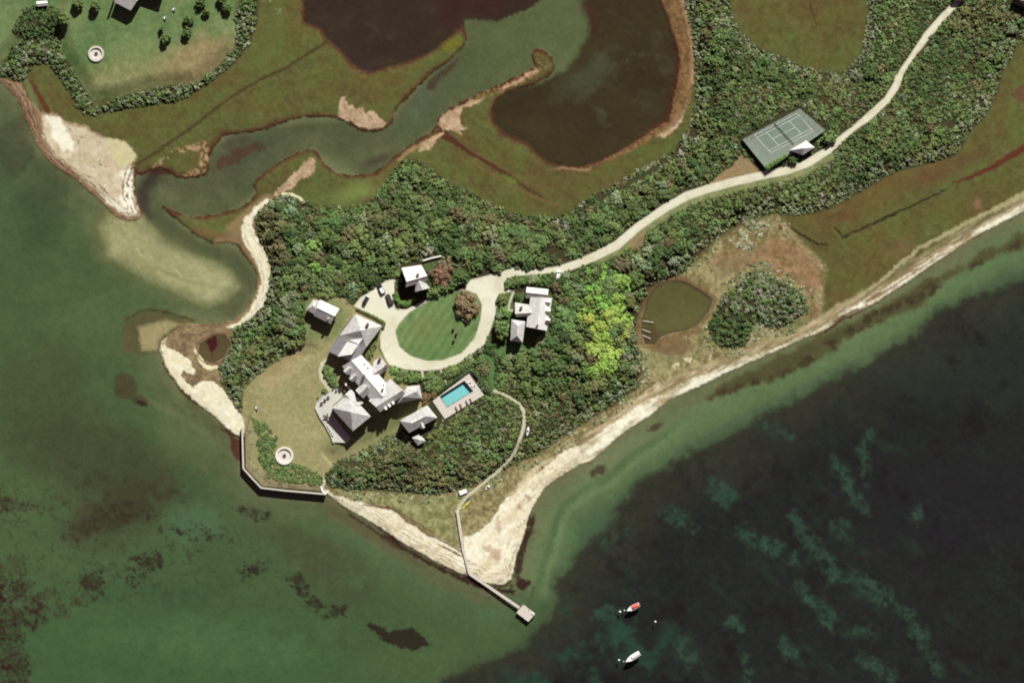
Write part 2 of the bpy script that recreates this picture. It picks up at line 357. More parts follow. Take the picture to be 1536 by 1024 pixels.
lay((80, 66, 42), sst(-2, 4, np.maximum(ell(187, 580, 18, 22), ell(210, 601, 20, 9, 20))+N1*7)*0.8)
lay((50, 30, 22), sst(-1, 3, ell(211, 604, 11, 4.5, 15)+N2*3)*0.9)
for (x, y, a, b, g) in [(374, 768, 20, 9, 10), (383, 856, 16, 9, -15), (443, 870, 12, 9, 25), (456, 893, 7, 5, 0), (470, 905, 8, 6, 30), (500, 916, 7, 4, 0), (225, 842, 16, 10, 0), (203, 868, 8, 8, 0), (140, 872, 12, 14, 0), (300, 802, 24, 3, 12)]:
    weed((50, 34, 28), ell(x, y, a, b, g)+2, .95, 5)
lay((50, 34, 28), sst(-1, 3, poly([(550, 938), (563, 933), (585, 946), (612, 939), (626, 948), (648, 966), (621, 975), (589, 968), (566, 955)])+N2*5+N4*2)*0.92)
weed((54, 32, 28), np.maximum.reduce([ell(6, 960, 30, 50, 10), ell(48, 925, 20, 22, 30), ell(24, 1010, 16, 40), ell(30, 885, 16, 16), ell(-20, 930, 30, 80)])+2, 1.0, 7)
weed((62, 46, 34), np.maximum.reduce([ell(92, 915, 9, 12, 20), ell(60, 895, 22, 7, -35), ell(120, 900, 14, 5, -20), ell(20, 850, 22, 20), ell(132, 872, 12, 12)]), .7, 6)
sp = sst(0.15, 0.42, N2*0.8+N4*0.5+N1*0.2)*sst(-40, 30, np.maximum(ell(170, 800, 180, 110, 0), ell(90, 760, 110, 80)))
lay((56, 52, 36), sp*0.42)
lay((60, 56, 38), sst(0.3, 0.6, N2*0.8+N4*0.5)*sst(-20, 30, ell(400, 860, 160, 80, 20))*0.35)
# south shore wrack under water
lay((112, 104, 72), sst(24, 6, np.abs(dwat-12)+N1*6)*sst(480, 500, GX)*sst(770, 730, GX)*sst(720, 740, GY)*0.6)
lay((60, 34, 26), sst(-1, 3, ell(784, 874, 12, 6, 0)+N2*3+N4*2)*0.9)
lay((56, 34, 26), sst(-1.5, 2, stroke([(772, 866, 2), (776, 840, 3), (784, 812, 3), (790, 795, 4), (797, 768, 1.5)])+N2*3+N4*2)*0.85)
lay((62, 36, 28), sst(-1.5, 2.5, stroke([(560, 786, 1.5), (588, 802, 6), (612, 816, 4), (640, 832, 3), (690, 860, 2.5), (728, 877, 2.5), (768, 879, 3)])+N2*3+N4*2)*0.85)

# eastern shelf and deep water
east = sst(-8, 30, poly([(772, 880), (800, 770), (845, 715), (930, 655), (1050, 585), (1240, 500), (1420, 390), (1536, 318), (1800, 160), (1800, 1400), (640, 1400), (690, 1010), (790, 960), (826, 910)], 60))
e_t = blend((134, 136, 96), (104, 122, 80), sst(6, 40, dsea+N1*6))
e_t = e_t+(A((72, 96, 66))-e_t)*(sst(40, 96, dsea+N1*8)*.9)[..., None]
e_t = e_t.astype(np.float32)
lay(e_t, east*0.95)
lay((88, 104, 66), east*sst(9, 0, np.abs(dsea-34-sst(900, 800, GX)*8)+N1*3)*sst(1060, 960, GX)*0.6)
lay((122, 138, 94), east*sst(8, 0, np.abs(dsea-46-sst(900, 800, GX)*8)+N1*3)*sst(1060, 960, GX)*0.45)
DEEP = [(1536, 419), (1473, 440), (1417, 458), (1379, 496), (1333, 519), (1300, 542), (1263, 561), (1221, 584), (1184, 603), (1146, 617), (1118, 636), (1081, 659), (1039, 673), (1006, 694), (962, 720), (925, 756), (917, 783), (886, 805), (856, 841), (838, 866), (830, 905), (808, 941), (780, 970), (726, 994), (677, 1014), (600, 1060), (560, 1500), (FAR, FAR), (FAR, -8000), (1800, 300)]
dd = poly(DEEP, 120)+N1*11+N2*6+N4*2
deepc = blend((52, 48, 38), (32, 27, 31), sst(10, 110, dd+N3*40))
deepc = deepc*(1+0.28*N4+0.25*N2)[..., None]
lay((66, 74, 52), sst(-22, 6, dd)*.55)
lay(deepc.astype(np.float32), sst(-6, 9, dd)*np.clip(.9+.12*N4, 0, 1))
lay((50, 54, 44), sst(-10, 60, poly([(1250, 560), (1536, 430), (1700, 380), (1700, 620), (1380, 640)], 80)+N1*20)*0.45)
lay((38, 34, 38), sst(0, 80, ell(1420, 760, 260, 120, 0)+N1*30)*0.5)
gr = (54, 80, 60)
for pts in [[(1190, 776, 6), (1212, 806, 10), (1232, 838, 14), (1255, 862, 13), (1272, 872, 4)], [(1270, 858, 5), (1300, 880, 13), (1326, 893, 13), (1362, 920, 5)], [(1116, 794, 7), (1145, 814, 10), (1190, 838, 6)], [(1198, 880, 6), (1222, 904, 10), (1246, 930, 9)], [(1262, 944, 8), (1305, 950, 7)], [(1374, 946, 8), (1394, 982, 8)], [(1292, 984, 4), (1334, 1012, 7)], [(1072, 722, 10), (1088, 746, 16)], [(1010, 774, 12), (1034, 788, 8)], [(1303, 656, 9), (1296, 672, 4), (1304, 712, 7)], [(1262, 790, 12), (1270, 802, 8)], [(1178, 966, 8), (1196, 994, 5)], [(1022, 970, 10), (1034, 988, 9)], [(1100, 934, 8), (1114, 944, 8)], [(1116, 990, 5), (1124, 1020, 5)], [(1250, 690, 5), (1300, 770, 4)], [(1372, 770, 8), (1376, 774, 8)], [(1145, 640, 6), (1182, 655, 6)], [(896, 918, 6), (915, 920, 6)], [(1400, 1000, 8), (1408, 1012, 6)], [(905, 812, 4), (950, 800, 5)]]:
    lay(gr, sst(-9, 8, stroke(pts)+N1*9+N2*8+N4*3)*np.clip(.55+.6*N2+.5*N4, 0, .85))
mott = sst(-0.1, 0.35, fbm(GX, GY, 40, 5, 21))*sst(-30, 40, ell(890, 985, 130, 90, -20)+N1*10)*sst(0, 10, dd)
lay((46, 74, 56), mott*0.9)
_r = fbm((GX*.75+GY*.66)*.4, -GX*.66+GY*.75, 22, 5, 25, .62)
lay((46, 62, 48), sst(0.15, 0.7, _r)*sst(0, 20, dd)*0.4)
lay((30, 20, 24), sst(0.05, 0.6, fbm(GX, GY, 34, 5, 29, .65))*sst(0, 30, dd)*0.6)
lay((86, 76, 46), sst(-4, 6, poly([(1048, 604), (1081, 577), (1146, 545), (1216, 508), (1263, 490), (1323, 460), (1379, 424), (1426, 400), (1473, 380), (1536, 347), (1700, 250), (1700, 280), (1536, 372), (1473, 396), (1403, 435), (1378, 462), (1333, 481), (1286, 503), (1240, 533), (1193, 556), (1156, 575), (1100, 589), (1062, 598)])+N1*8+N2*5)*0.85)
lay((60, 42, 32), sst(-.25, 0.4, N2+N1*0.7)*sst(-3, 6, stroke([(1060, 600, 4), (1110, 580, 8), (1170, 560, 8), (1240, 520, 9), (1310, 478, 10), (1360, 455, 8), (1430, 415, 6), (1530, 365, 5)])+N1*6)*0.75)
lay((74, 60, 42), sst(-1, 4, np.maximum(ell(981, 641, 15, 6, -25), ell(898, 706, 14, 8, -20))+N2*4)*0.85)

for q_, m_ in (([(520, 768, 1.5), (560, 795, 3), (588, 812, 6), (612, 826, 4), (640, 842, 3), (690, 866, 3), (728, 882, 3), (768, 887, 4)], .95), ([(776, 872, 3), (781, 840, 3.5), (789, 812, 3.5), (796, 795, 5), (801, 772, 2)], .9), ([(784, 876, 9), (792, 874, 5)], .95), ([(800, 880, 1.2), (796, 900, 1.2), (790, 915, 1)], .5), ([(330, 640, 2), (345, 655, 3), (352, 668, 3)], .6)):
    lay((60, 34, 27), sst(-2, 2.5, stroke(q_)+N2*2.5+N4*2)*m_)
lay((104, 92, 62), sst(-4, 6, stroke([(480, 752, 5), (530, 784, 8), (575, 812, 6), (620, 838, 4)])+N1*3)*.6)
# inlet, lagoon and ponds
CH = [(214, 262), (300, 262), (312, 225), (400, 190), (590, 175), (660, 95), (700, 30), (830, -60), (900, -60), (850, 70), (830, 110), (740, 140), (660, 180), (600, 240), (560, 270), (470, 225), (385, 285), (330, 330), (250, 322), (300, 362), (360, 380), (392, 420), (350, 478), (325, 470), (350, 425), (300, 390), (235, 345), (205, 320), (198, 280)]
dch = poly(CH, 60)
lay(blend((86, 90, 60), (100, 100, 68), 0.5+0.6*N5+.2*N2), sst(-8, 8, dch))
lay((76, 76, 58), sst(0, 20, dch+N1*8)*sst(-20, 40, ell(360, 220, 80, 50, -20))*0.5)
lay((96, 102, 64), sst(-20, 40, ell(800, 60, 110, 80, -10))*0.75)
lay((84, 94, 62), sst(-8, 8, stroke([(690, 120, 16), (640, 170, 14), (600, 200, 12)])+N1*6)*0.5)
lay((96, 108, 84), sst(-6, 10, stroke([(636, 140, 10), (622, 170, 9)])+N1*4)*0.5)
lay((70, 54, 48), sst(-6, 8, stroke([(232, 262, 12), (214, 285, 10), (216, 312, 9), (224, 322, 7)])+N1*4)*0.9)
lay((64, 28, 30), sst(-3, 6, ell(243, 256, 26, 8, 0)+N2*3)*0.85)
lay((112, 110, 78), sst(-6, 8, ell(255, 285, 18, 12)+N1*5)*0.5)
lay((88, 58, 42), sst(-1, 2.5, np.maximum(ell(352, 236, 34, 10, -25), ell(384, 222, 12, 7, -10))+N2*7+N4*4)*0.8)
lay((80, 66, 56), sst(-2, 8, ell(355, 210, 40, 10, -20)+N1*6)*0.6)
lay((70, 44, 42), sst(-2, 8, ell(560, 243, 30, 9, -18)+N1*5)*0.7)
lay((78, 60, 46), sst(-2, 4, poly([(640, 122), (668, 100), (690, 84), (686, 100), (664, 118), (652, 134), (640, 134)])+N2*3)*0.9)
lay((84, 68, 48), sst(-2, 4, stroke([(404, 258, 5), (440, 236, 5), (380, 278, 4)])+N2*3)*0.6)
NWP = [(440, -500), (440, 40), (480, 60), (530, 110), (580, 112), (650, 90), (695, 62), (700, 30), (722, 31), (746, 34), (766, 24), (791, 14), (806, 4), (821, -3), (860, -60), (900, -500)]
dn = poly(NWP, 60)
lay(blend((62, 48, 34), (56, 40, 33), 0.5+0.6*N5+.3*N2), sst(-1.5, 3, dn+N2*3+N4*2))
lay((74, 60, 42), sst(.1, .6, fbm(GX, GY*1.4, 26, 4, 79, .65))*sst(0, 20, dn)*.5)
lay((64, 36, 32), sst(-6, 22, poly([(650, -40), (840, -60), (800, 10), (766, 24), (746, 32), (700, 30), (685, 50), (655, 40)])+N1*12)*0.8)
lay((58, 46, 44), sst(-4, 10, stroke([(470, 40, 10), (510, 78, 8), (545, 102, 8)])+N1*6)*0.6)
EP = [(860, -500), (866, -60), (872, 0), (884, 25), (880, 55), (862, 85), (846, 108), (833, 112), (810, 122), (730, 140), (725, 190), (790, 230), (840, 262), (900, 258), (1000, 200), (1030, 100), (1000, -60), (1000, -500)]
dep = poly(EP, 60)
lay(blend((66, 56, 31), (62, 48, 30), 0.5+0.6*N5), sst(-5, 7, dep+N1*7+N2*3))
lay((68, 36, 32), sst(-6, 12, stroke([(880, 10, 12), (893, 45, 8)])+N1*9)*0.6)
lay((80, 82, 58), sst(-14, 22, ell(885, 112, 50, 20, -35)+N1*16+N2*6)*0.7)
lay((78, 72, 52), sst(.0, .6, fbm((GX+GY*.5)*.5, GY-GX*.5, 16, 4, 77, .65))*sst(-20, 30, ell(940, 110, 70, 120, 20))*.55)
lay((80, 66, 40), sst(-6, 20, ell(800, 190, 40, 20, 20)+N1*12)*.4)
lay((82, 80, 64), sst(0.1, 0.6, N2*0.6+N1*0.7)*sst(-10, 20, ell(950, 130, 60, 90, 20))*0.4)
lay((76, 40, 30), sst(9, 0, dsea+N1*2)*sst(960, 990, GX)*sst(40, 80, GY+N1*20)*sst(230, 180, GY)*sst(1060, 1040, GX)*0.8)
lay((100, 94, 54), sst(-3, 8, dpond)); lay((82, 62, 42), sst(7, 1, dpond)*sst(-2, 1, dpond)*0.7)
lay((90, 72, 48), sst(-4, 4, ell(975, 505, 14, 16)+N2*3)*sst(-1, 1, dpond)*0.7)
lay((98, 82, 54), sst(-2, 2, dpool)); lay((74, 26, 28), sst(-1, 3, poly([(306, 510), (324, 503), (327, 516), (320, 530), (318, 538), (314, 526)])+N2*1.5)*0.95)

# sandy shoals just under water
fl = poly([(148, 340), (160, 318), (190, 322), (214, 322), (226, 334), (252, 362), (279, 377), (327, 393), (352, 409), (360, 430), (341, 452), (316, 462), (291, 456), (257, 435), (230, 426), (200, 411), (179, 399), (161, 387), (151, 362)])
fo = poly([(120, 320), (150, 300), (215, 322), (330, 395), (362, 430), (345, 462), (300, 470), (240, 452), (180, 420), (140, 392)])
lay((112, 112, 72), sst(-14, 22, fo+N1*6)*.8)
lay((140, 136, 92), sst(-5, 5, fl+N1*2.5+N2)*0.9)
lay(blend((166, 158, 110), (192, 182, 136), 0.4+0.6*N3+0.3*N2), sst(0, 20, fl+N1*5+N2*2)*0.9)
for q_ in ([(184, 335, .5), (188, 352, .7)], [(206, 372, .6), (216, 388, .8)], [(262, 404, .5), (274, 418, .9)], [(224, 383, .5), (230, 390, .5)]): lay((214, 206, 160), sst(-.8, .6, stroke(q_)+N4*.5)*.6)
lay((112, 108, 72), sst(-3, 5, stroke([(232, 400, 2), (262, 414, 3), (290, 424, 3), (330, 432, 2)])+N2*2)*.4)
lay((104, 98, 66), sst(-3, 4, stroke([(149, 360, 1.2), (158, 382, 1.6), (182, 404, 1)])+N2*2)*0.5)
f2 = poly([(188, 486), (205, 470), (222, 465), (253, 470), (286, 483), (262, 503), (240, 513), (236, 528), (208, 530), (184, 528), (180, 505)])
lay((98, 88, 56), sst(-6, 5, f2+N1*4)*0.9)
lay((172, 156, 110), sst(-2, 7, poly([(206, 488), (250, 478), (275, 485), (255, 500), (240, 512), (236, 528), (210, 528)])+N1*3)*0.9)
lay((70, 54, 36), sst(-1.5, 1.5, stroke([(188, 482, 1.5), (206, 468, 1.5), (224, 464, 1.5), (254, 469, 2), (290, 481, 1.5)])+N2*1.5+N4)*0.75)
col *= (1+.15*fbm(GX, GY, 24, 5, 73, .72)+.06*N1+.06*fbm(GX*.6+GY*.8, GY*.6-GX*.8, 6, 2, 74)+.07*N4+.05*fbm(GX, GY, 3, 1, 71)+.05*N2)[..., None]

# --- land
marsh = blend((98, 84, 46), (90, 98, 50), 0.5+0.75*N3+0.5*N1+.3*N2)
marsh = marsh*(1.06+0.18*N2+0.20*N4+0.10*N1)[..., None]
mw = sst(-0.7, 0.7, land)
lay(marsh.astype(np.float32), mw)
lay((98, 80, 46), mw*sst(0.1, 0.7, N5)*0.35)
lay((96, 104, 58), mw*sst(0.05, 0.6, fbm(GX, GY, 34, 5, 91, .7))*0.5)
lay((84, 74, 44), mw*sst(0.1, 0.6, fbm(GX*.8+GY*.6, (GY*.8-GX*.6)*2.2, 22, 5, 93, .7))*0.5)
inner = sst(330, 290, GY-GX*0.13)          # the lagoon side banks
edge_b = mw*sst(8.5, 1.0, land+N2*4+N1*3+N4*3)
lay((84, 52, 36), edge_b*0.85)
lay((112, 84, 60), mw*sst(0.0, 0.5, N4+N2*0.5)*sst(9, 3, land+N1*3)*0.5)
lay((66, 24, 20), mw*sst(2.6, 0.6, land+N4*1.2+N2*1.2)*inner*0.75)
# marsh ditches, wrack lines, creeks
dk = (64, 46, 30)
for pts, c, a in [([(492, 62, 2), (460, 82, 2.5), (430, 102, 2), (390, 120, 2), (340, 150, 2), (290, 190, 2.2), (240, 225, 2.4), (206, 246, 2.2)], (72, 56, 34), .8),
                  ([(1187, 342, 1.6), (1210, 357, 1.8), (1226, 366, 1.8), (1241, 367, 1.6)], (52, 40, 24), .95), ([(1253, 341, 1.2), (1265, 356, 1.6), (1290, 344, 1.6), (1330, 326, 1.6), (1362, 311, 1.5), (1395, 296, 1.2), (1420, 284, 1)], (52, 40, 24), .95),
                  ([(1430, 275, 1.5), (1460, 264, 3), (1490, 250, 3.5), (1536, 222, 5), (1600, 190, 6)], (96, 44, 34), .9),
                  ([(662, 200, 7), (680, 212, 4.5), (700, 226, 3), (725, 240, 3), (760, 262, 3), (790, 282, 2), (815, 297, 1)], (82, 44, 36), .9),
                  ([(700, 240, 1.2), (740, 262, 1.5), (780, 286, 1.2), (830, 308, 1.2), (838, 306, 2)], (126, 100, 60), .7), ([(708, 228, 1), (745, 246, 1), (800, 278, 1), (832, 300, 1)], (120, 96, 60), .5),
                  ([(1215, 8, .9), (1220, 25, .9), (1225, 37, .9)], (62, 54, 30), .8), ([(1246, 332, .8), (1240, 328, .8), (1262, 318, .8)], (64, 48, 30), .6),
                  ([(855, 325, 1), (880, 311, 1.2), (905, 297, 1.2), (930, 284, 1.2), (960, 267, 1.2), (985, 252, 1.4), (998, 243, 1.4)], (176, 156, 112), 1.0),
                  ([(640, 216, 3.4), (652, 207, 4), (664, 200, 1.6)], (200, 164, 124), 1), ([(598, 240, 2), (612, 228, 2.4), (628, 218, 3), (640, 212, 3)], (160, 130, 90), .8)]:
    lay(c, sst(-1.2, 1.0, stroke(pts)+N2*1.0+N4*0.8)*mw*a)
lay((112, 128, 56), sst(-2, 3, ell(768, 270, 12, 4, 30)+N2*2)*0.8)
lay((98, 74, 44), sst(-1, 2, poly([(1240, 330), (1262, 318), (1290, 318), (1286, 330), (1262, 334)])+N2*1.5)*0.6)
lay((148, 108, 84), sst(-1, 4, np.maximum(ell(1467, 306, 8, 11), ell(1520, 145, 0.1, 0.1))+N2*3)*0.6)
lay((110, 70, 58), sst(-2, 2, 12-np.abs(np.hypot(GX-1535, GY-142)-2))*0.7)
lay((122, 136, 72), sst(-10, 14, ell(540, 288, 40, 14, -10)+N1*5+N2*3)*mw*0.8)
lay((98, 108, 58), sst(-10, 20, ell(415, 40, 30, 50)+N1*14)*mw*0.6)
lay((150, 170, 110), sst(0.25, 0.5, N2+N4*0.4)*sst(-4, 8, ell(405, 12, 18, 14)+N1*4)*0.7)
lay((116, 112, 36), sst(-4, 6, ell(678, 66, 18, 9, -25)+N2*3)*mw*0.7)
lay((118, 90, 52), sst(-8, 20, ell(1330, 280, 120, 26, -24)+N1*14)*mw*0.35)
lay((102, 70, 46), sst(-8, 14, ell(1400, 262, 70, 14, -24)+N1*10)*mw*0.6)
lay((126, 96, 66), sst(-8, 14, ell(1350, 372, 28, 14, -30)+N1*8)*mw*0.35)
# pale mud/sand along the lagoon
tan = blend((164, 136, 102), (204, 178, 142), 0.5+0.8*N2+.7*N4)
for p in [[(506, 176), (512, 148), (518, 146), (522, 158), (532, 162), (545, 163), (548, 170), (560, 166), (570, 178), (578, 184), (574, 192), (556, 194), (540, 190), (524, 181)],
          [(655, 186), (664, 172), (676, 166), (690, 160), (705, 152), (726, 148), (712, 156), (692, 164), (690, 176), (690, 186), (700, 193), (690, 196), (694, 202), (684, 198), (672, 194), (664, 196)],
          [(628, 220), (640, 212), (650, 209), (656, 214), (645, 222), (630, 227)],
          [(410, 292), (424, 276), (440, 262), (456, 246), (466, 234), (472, 240), (473, 258), (462, 266), (450, 270), (440, 280), (425, 288), (412, 296)],
          [(1026, 0), (1034, 30), (1040, 60), (1042, 100), (1036, 130), (1030, 140), (1034, 110), (1036, 70), (1028, 30), (1018, 0)],
          [(1016, 166), (1028, 164), (1022, 182), (1010, 198), (996, 206), (984, 204), (1004, 190)]]:
    lay(tan, sst(-1.5, 1.2, poly(p, 30)+N2*1.6+N4*1.0)*sst(-1, 1, land))
bank = blend((150, 116, 76), (104, 72, 46), 0.5+1.1*N4+0.4*N2)
lay(bank, sst(-1, 2, poly([(988, -10), (1030, -10), (1040, 40), (1044, 100), (1036, 150), (1026, 170), (1012, 190), (985, 205), (930, 236), (890, 250), (850, 254), (892, 246), (940, 220), (990, 188), (1004, 178), (1010, 150), (1020, 100), (1018, 70), (1004, 30)])+N2*2)*mw*0.75)
lay((196, 160, 120), sst(0.0, 0.4, N4+N2*0.4)*sst(-1.5, 1.5, stroke([(1022, -10, 2.2), (1034, 40, 2), (1041, 90, 2.2), (1038, 130, 2), (1030, 160, 2)])+N2*1.2)*0.8)
lay((152, 112, 76), sst(-0.1, 0.4, N4+N2*0.6)*sst(-2, 2, stroke([(665, 172, 5), (700, 152, 5), (740, 138, 5), (790, 116, 6), (812, 96, 9)])+N2*2)*mw*0.75)
lay((196, 160, 124), sst(-1, 1, stroke([(756, 132, 1.5), (776, 124, 2), (790, 114, 3), (804, 106, 2)])+N2*1.5+N4)*mw*0.8)
lay((186, 148, 112), sst(-0.15, 0.3, N4+N2*0.5)*sst(-2, 2, stroke([(228, 252, 2), (248, 238, 2.5), (262, 228, 3), (286, 224, 5), (306, 218, 6), (308, 236, 6), (302, 256, 5), (276, 263, 2)])+N2*1.5)*mw*0.85)
lay((150, 120, 84), mw*sst(-1, 1, stroke([(838, 252, 1.5), (862, 254, 2), (880, 256, 2.5), (886, 252, 1.5)])+N2)*0.9)
# spit
spit = poly([(-40, 96), (0, 118), (16, 122), (30, 126), (44, 150), (63, 168), (86, 170), (100, 183), (128, 188), (139, 196), (159, 206), (186, 210), (206, 233), (201, 252), (201, 270), (203, 296), (214, 326), (190, 336), (160, 318), (139, 298), (106, 268), (70, 245), (40, 200), (20, 150), (0, 132), (-40, 110)])
ms = sst(-1.5, 1.0, spit+N2*1.6+N4)*mw
lay(blend((132, 104, 78), (176, 150, 116), 0.5+0.9*N2+0.4*N4), ms*0.95)
core = poly([(62, 172), (86, 172), (102, 186), (128, 192), (150, 206), (186, 212), (205, 233), (198, 250), (199, 270), (201, 299), (208, 322), (190, 326), (168, 304), (142, 282), (106, 254), (80, 234), (64, 205)])
lay(blend((196, 178, 142), (222, 210, 176), 0.5+0.8*N2+0.4*N4), sst(-3, 4, core+N1*3)*mw)
for p in [[(70, 176), (90, 176), (100, 196), (112, 212), (108, 226), (92, 224), (80, 206)], [(180, 256), (200, 254), (200, 300), (206, 318), (194, 318), (176, 300), (188, 290), (186, 272)], [(150, 290), (176, 304), (192, 318), (180, 318), (160, 304)]]:
    lay((246, 242, 212), sst(-3, 3, poly(p, 30)+N2*3)*mw)
lay((206, 198, 148), sst(-1, 2, poly([(158, 206), (186, 211), (205, 233), (198, 247), (176, 251), (170, 236), (166, 220)])+N2*1.5)*mw)
lay((120, 118, 76), sst(0.1, 0.45, N4+N2*0.7)*sst(-3, 5, np.maximum(ell(150, 244, 20, 10), ell(115, 205, 24, 8, 40)))*0.8)
lay((94, 44, 32), sst(-1, 1, stroke([(40, 116, 1.5), (52, 130, 2.5), (64, 152, 3.5), (72, 168, 4)])+N2)*0.8)
lay((120, 130, 84), sst(-2, 3, stroke([(38, 118, 4), (46, 140, 5), (54, 158, 4)])+N2*2)*0.6)
for off, hw in ((3, 1.3), (9, 1.2), (15, 0.9)):
    lay((96, 58, 46), mw*sst(hw+0.8, hw-0.8, np.abs(land-off-N1*3-N2*1.5))*sst(-0.5, 0.2, N2+N5)*sst(-4, 0, spit+4)*sst(232, 200, GX)*0.85)
# headland west of the house
head = poly([(236, 508), (262, 494), (276, 482), (303, 485), (345, 484), (350, 500), (345, 540), (335, 575), (352, 604), (366, 628), (362, 642), (340, 630), (300, 605), (262, 572), (244, 540)])
lay(blend((118, 100, 70), (160, 140, 102), 0.5+N2+.6*N4), sst(-1, 2, head)*mw)
sandc = blend((230, 220, 178), (248, 244, 212), 0.55+0.7*N2+0.4*N4)
for p in [[(234, 510), (250, 505), (246, 520), (256, 523), (273, 531), (284, 540), (294, 556), (290, 563), (276, 556), (270, 564), (286, 578), (316, 599), (346, 621), (363, 639), (360, 655), (346, 645), (322, 624), (293, 602), (270, 582), (250, 552), (239, 528)],
          [(290, 578), (304, 572), (319, 571), (336, 586), (349, 606), (366, 626), (369, 645), (366, 655), (358, 640), (339, 626), (306, 599)]]:
    lay(sandc, sst(-1.3, 1.0, poly(p, 30)+N2*1.5+N4*1.2)*sst(-0.5, 0.8, land))
lay((128, 116, 82), sst(0.0, 0.5, N2+N4*0.4)*sst(0, 5, poly([(300, 580), (322, 576), (345, 606), (330, 610)]))*0.8)
lay((232, 224, 178), sst(-1, 0.8, stroke([(293, 524, 1.5), (300, 538, 2), (307, 549, 3), (316, 552, 3.4), (326, 550, 2)])+N2*0.6))
lay((112, 70, 52), mw*sst(1.8, 0.4, np.abs(land-2.2-N2*1.4))*sst(-0.5, 0.1, N2+N1)*sst(-3, 0, head)*0.85)
lay((92, 46, 36), sst(-2, 2, poly([(344, 650), (352, 654), (362, 660), (363, 692), (354, 690), (348, 680)])+N2*2+N4)*0.9)  # seawall's shadow painted into the ground colour as a maroon patch at its foot
# beach east of the inlet
ei = [(410, 300), (405, 307), (390, 314), (382, 325), (378, 334), (382, 347), (389, 361), (398, 372), (405, 389), (409, 403), (407, 419), (404, 440), (397, 456), (377, 478), (354, 494), (340, 490), (356, 484), (376, 464), (388, 440), (392, 419), (386, 398), (376, 380), (364, 360), (362, 340), (368, 326), (380, 312), (398, 300)]
lay((146, 122, 86), sst(-3, 2, poly([(340, 340), (366, 318), (400, 290), (414, 296), (398, 312), (384, 335), (400, 372), (410, 405), (404, 445), (356, 494), (330, 490), (372, 462), (386, 430), (384, 405), (360, 366), (320, 366)])+N2*2)*sst(-2, 1, land)*0.85)
lay(sandc, sst(-2, 2, poly(ei, 30)+N2*1.8+N4)*sst(-1, 1, land)*0.95)
lay((122, 92, 64), sst(0.9, 0.1, np.abs(poly(ei, 30)-5-N2*1.2))*sst(330, 345, GY)*sst(-0.5, 0, N2+0.2)*0.6)
lay((100, 108, 60), sst(-3, 4, ell(310, 342, 40, 9, 18)+N1*4)*mw*0.7)
lay((128, 90, 60), sst(-2, 4, ell(318, 350, 30, 6, 12)+N1*4)*mw*0.6)
lay((228, 222, 176), sst(-1, 0.8, stroke([(424, 291, 2), (438, 291, 2), (448, 296, 2.6), (454, 303, 2.6)])+N2*0.8))
# south and east beaches
dry = poly([(488, 732), (560, 736), (640, 742), (706, 729), (750, 706), (806, 682), (870, 636), (922, 606), (956, 582), (966, 560), (956, 522), (956, 480), (980, 424), (1030, 408), (1050, 384), (1084, 354), (1120, 332), (1165, 322), (1190, 345), (1240, 400), (1238, 450), (1215, 490), (1150, 530), (1000, 600), (870, 700), (800, 750), (770, 870), (700, 860), (490, 745)])
lay(blend((118, 108, 68), (174, 162, 114), 0.5+0.9*N2+0.8*N4+0.3*NS), sst(-4, 5, dry+N1*4)*mw*0.95)
lay(blend((122, 122, 72), (168, 168, 116), 0.5+0.9*N2+0.6*N4), sst(-4, 6, poly([(500, 738), (660, 745), (700, 735), (690, 820), (640, 795), (590, 760), (530, 748)]))*mw*0.85)
lay(blend((126, 128, 80), (156, 154, 108), 0.5+N2+N4*.6), sst(-6, 8, ell(1000, 535, 50, 20, -8)+N1*8)*mw*0.7)
lay((104, 118, 66), sst(-6, 10, ell(1200, 500, 60, 18, -28)+N1*8)*mw*0.7)
red = blend((126, 104, 66), (164, 128, 96), 0.5+0.7*N2+0.7*N4)
lay(red, sst(-6, 10, np.maximum(poly([(1062, 390), (1090, 372), (1140, 362), (1190, 352), (1222, 390), (1236, 430), (1216, 448), (1196, 424), (1168, 410), (1140, 398), (1090, 410)]), ell(1218, 465, 10, 16))+N1*9+N2*5)*mw*0.8)
lay((150, 112, 82), sst(-4, 8, stroke([(1160, 370, 10), (1200, 380, 10), (1222, 420, 8)])+N1*8+N2*4)*mw*0.4)
lay((134, 124, 86), sst(-3, 4, ell(1100, 395, 40, 12, -30)+N1*8)*mw*0.4)
lay((112, 84, 52), sst(8, 0, np.abs(dpond+3)+N2*2)*mw*0.7)
lay((118, 88, 58), sst(-3, 4, ell(1010, 518, 30, 14)+N1*6)*mw*0.7)
sb = poly([(486, 734), (496, 738), (520, 748), (555, 756), (587, 764), (608, 778), (640, 800), (669, 812), (691, 826), (695, 806), (713, 801), (728, 789), (742, 775), (749, 757), (765, 744), (789, 722), (821, 697), (848, 676), (880, 664), (902, 655), (930, 640), (930, 655), (893, 690), (860, 704), (818, 732), (806, 750), (795, 772), (775, 836), (768, 866), (750, 882), (704, 866), (640, 836), (560, 786), (510, 756)])
shore = sst(-0.6, 1.2, land)
lay(sandc, sst(-1.6, 1.4, sb+N2*2+N4*1.2)*shore)
lay(blend((216, 200, 158), (250, 244, 212), 0.6+NS*1.2), sst(3, 8, sb)*shore*0.75)
est = [(885, 672, 12), (910, 655, 11), (946, 628, 10), (997, 598, 9.5), (1044, 574, 7.5), (1095, 552, 5.5), (1137, 535, 4), (1174, 519, 3), (1230, 494, 3), (1263, 472, 3.4), (1309, 449, 5), (1356, 420, 5), (1393, 394, 4.4), (1440, 366, 4), (1482, 341, 4), (1536, 312, 4), (1700, 214, 4)]
lay(blend((140, 124, 86), (212, 194, 152), 0.45+NS*1.3), sst(-6, 3, stroke([(a, b-6, c+5) for a, b, c in est])+N1*3+N2*2)*shore*0.85)
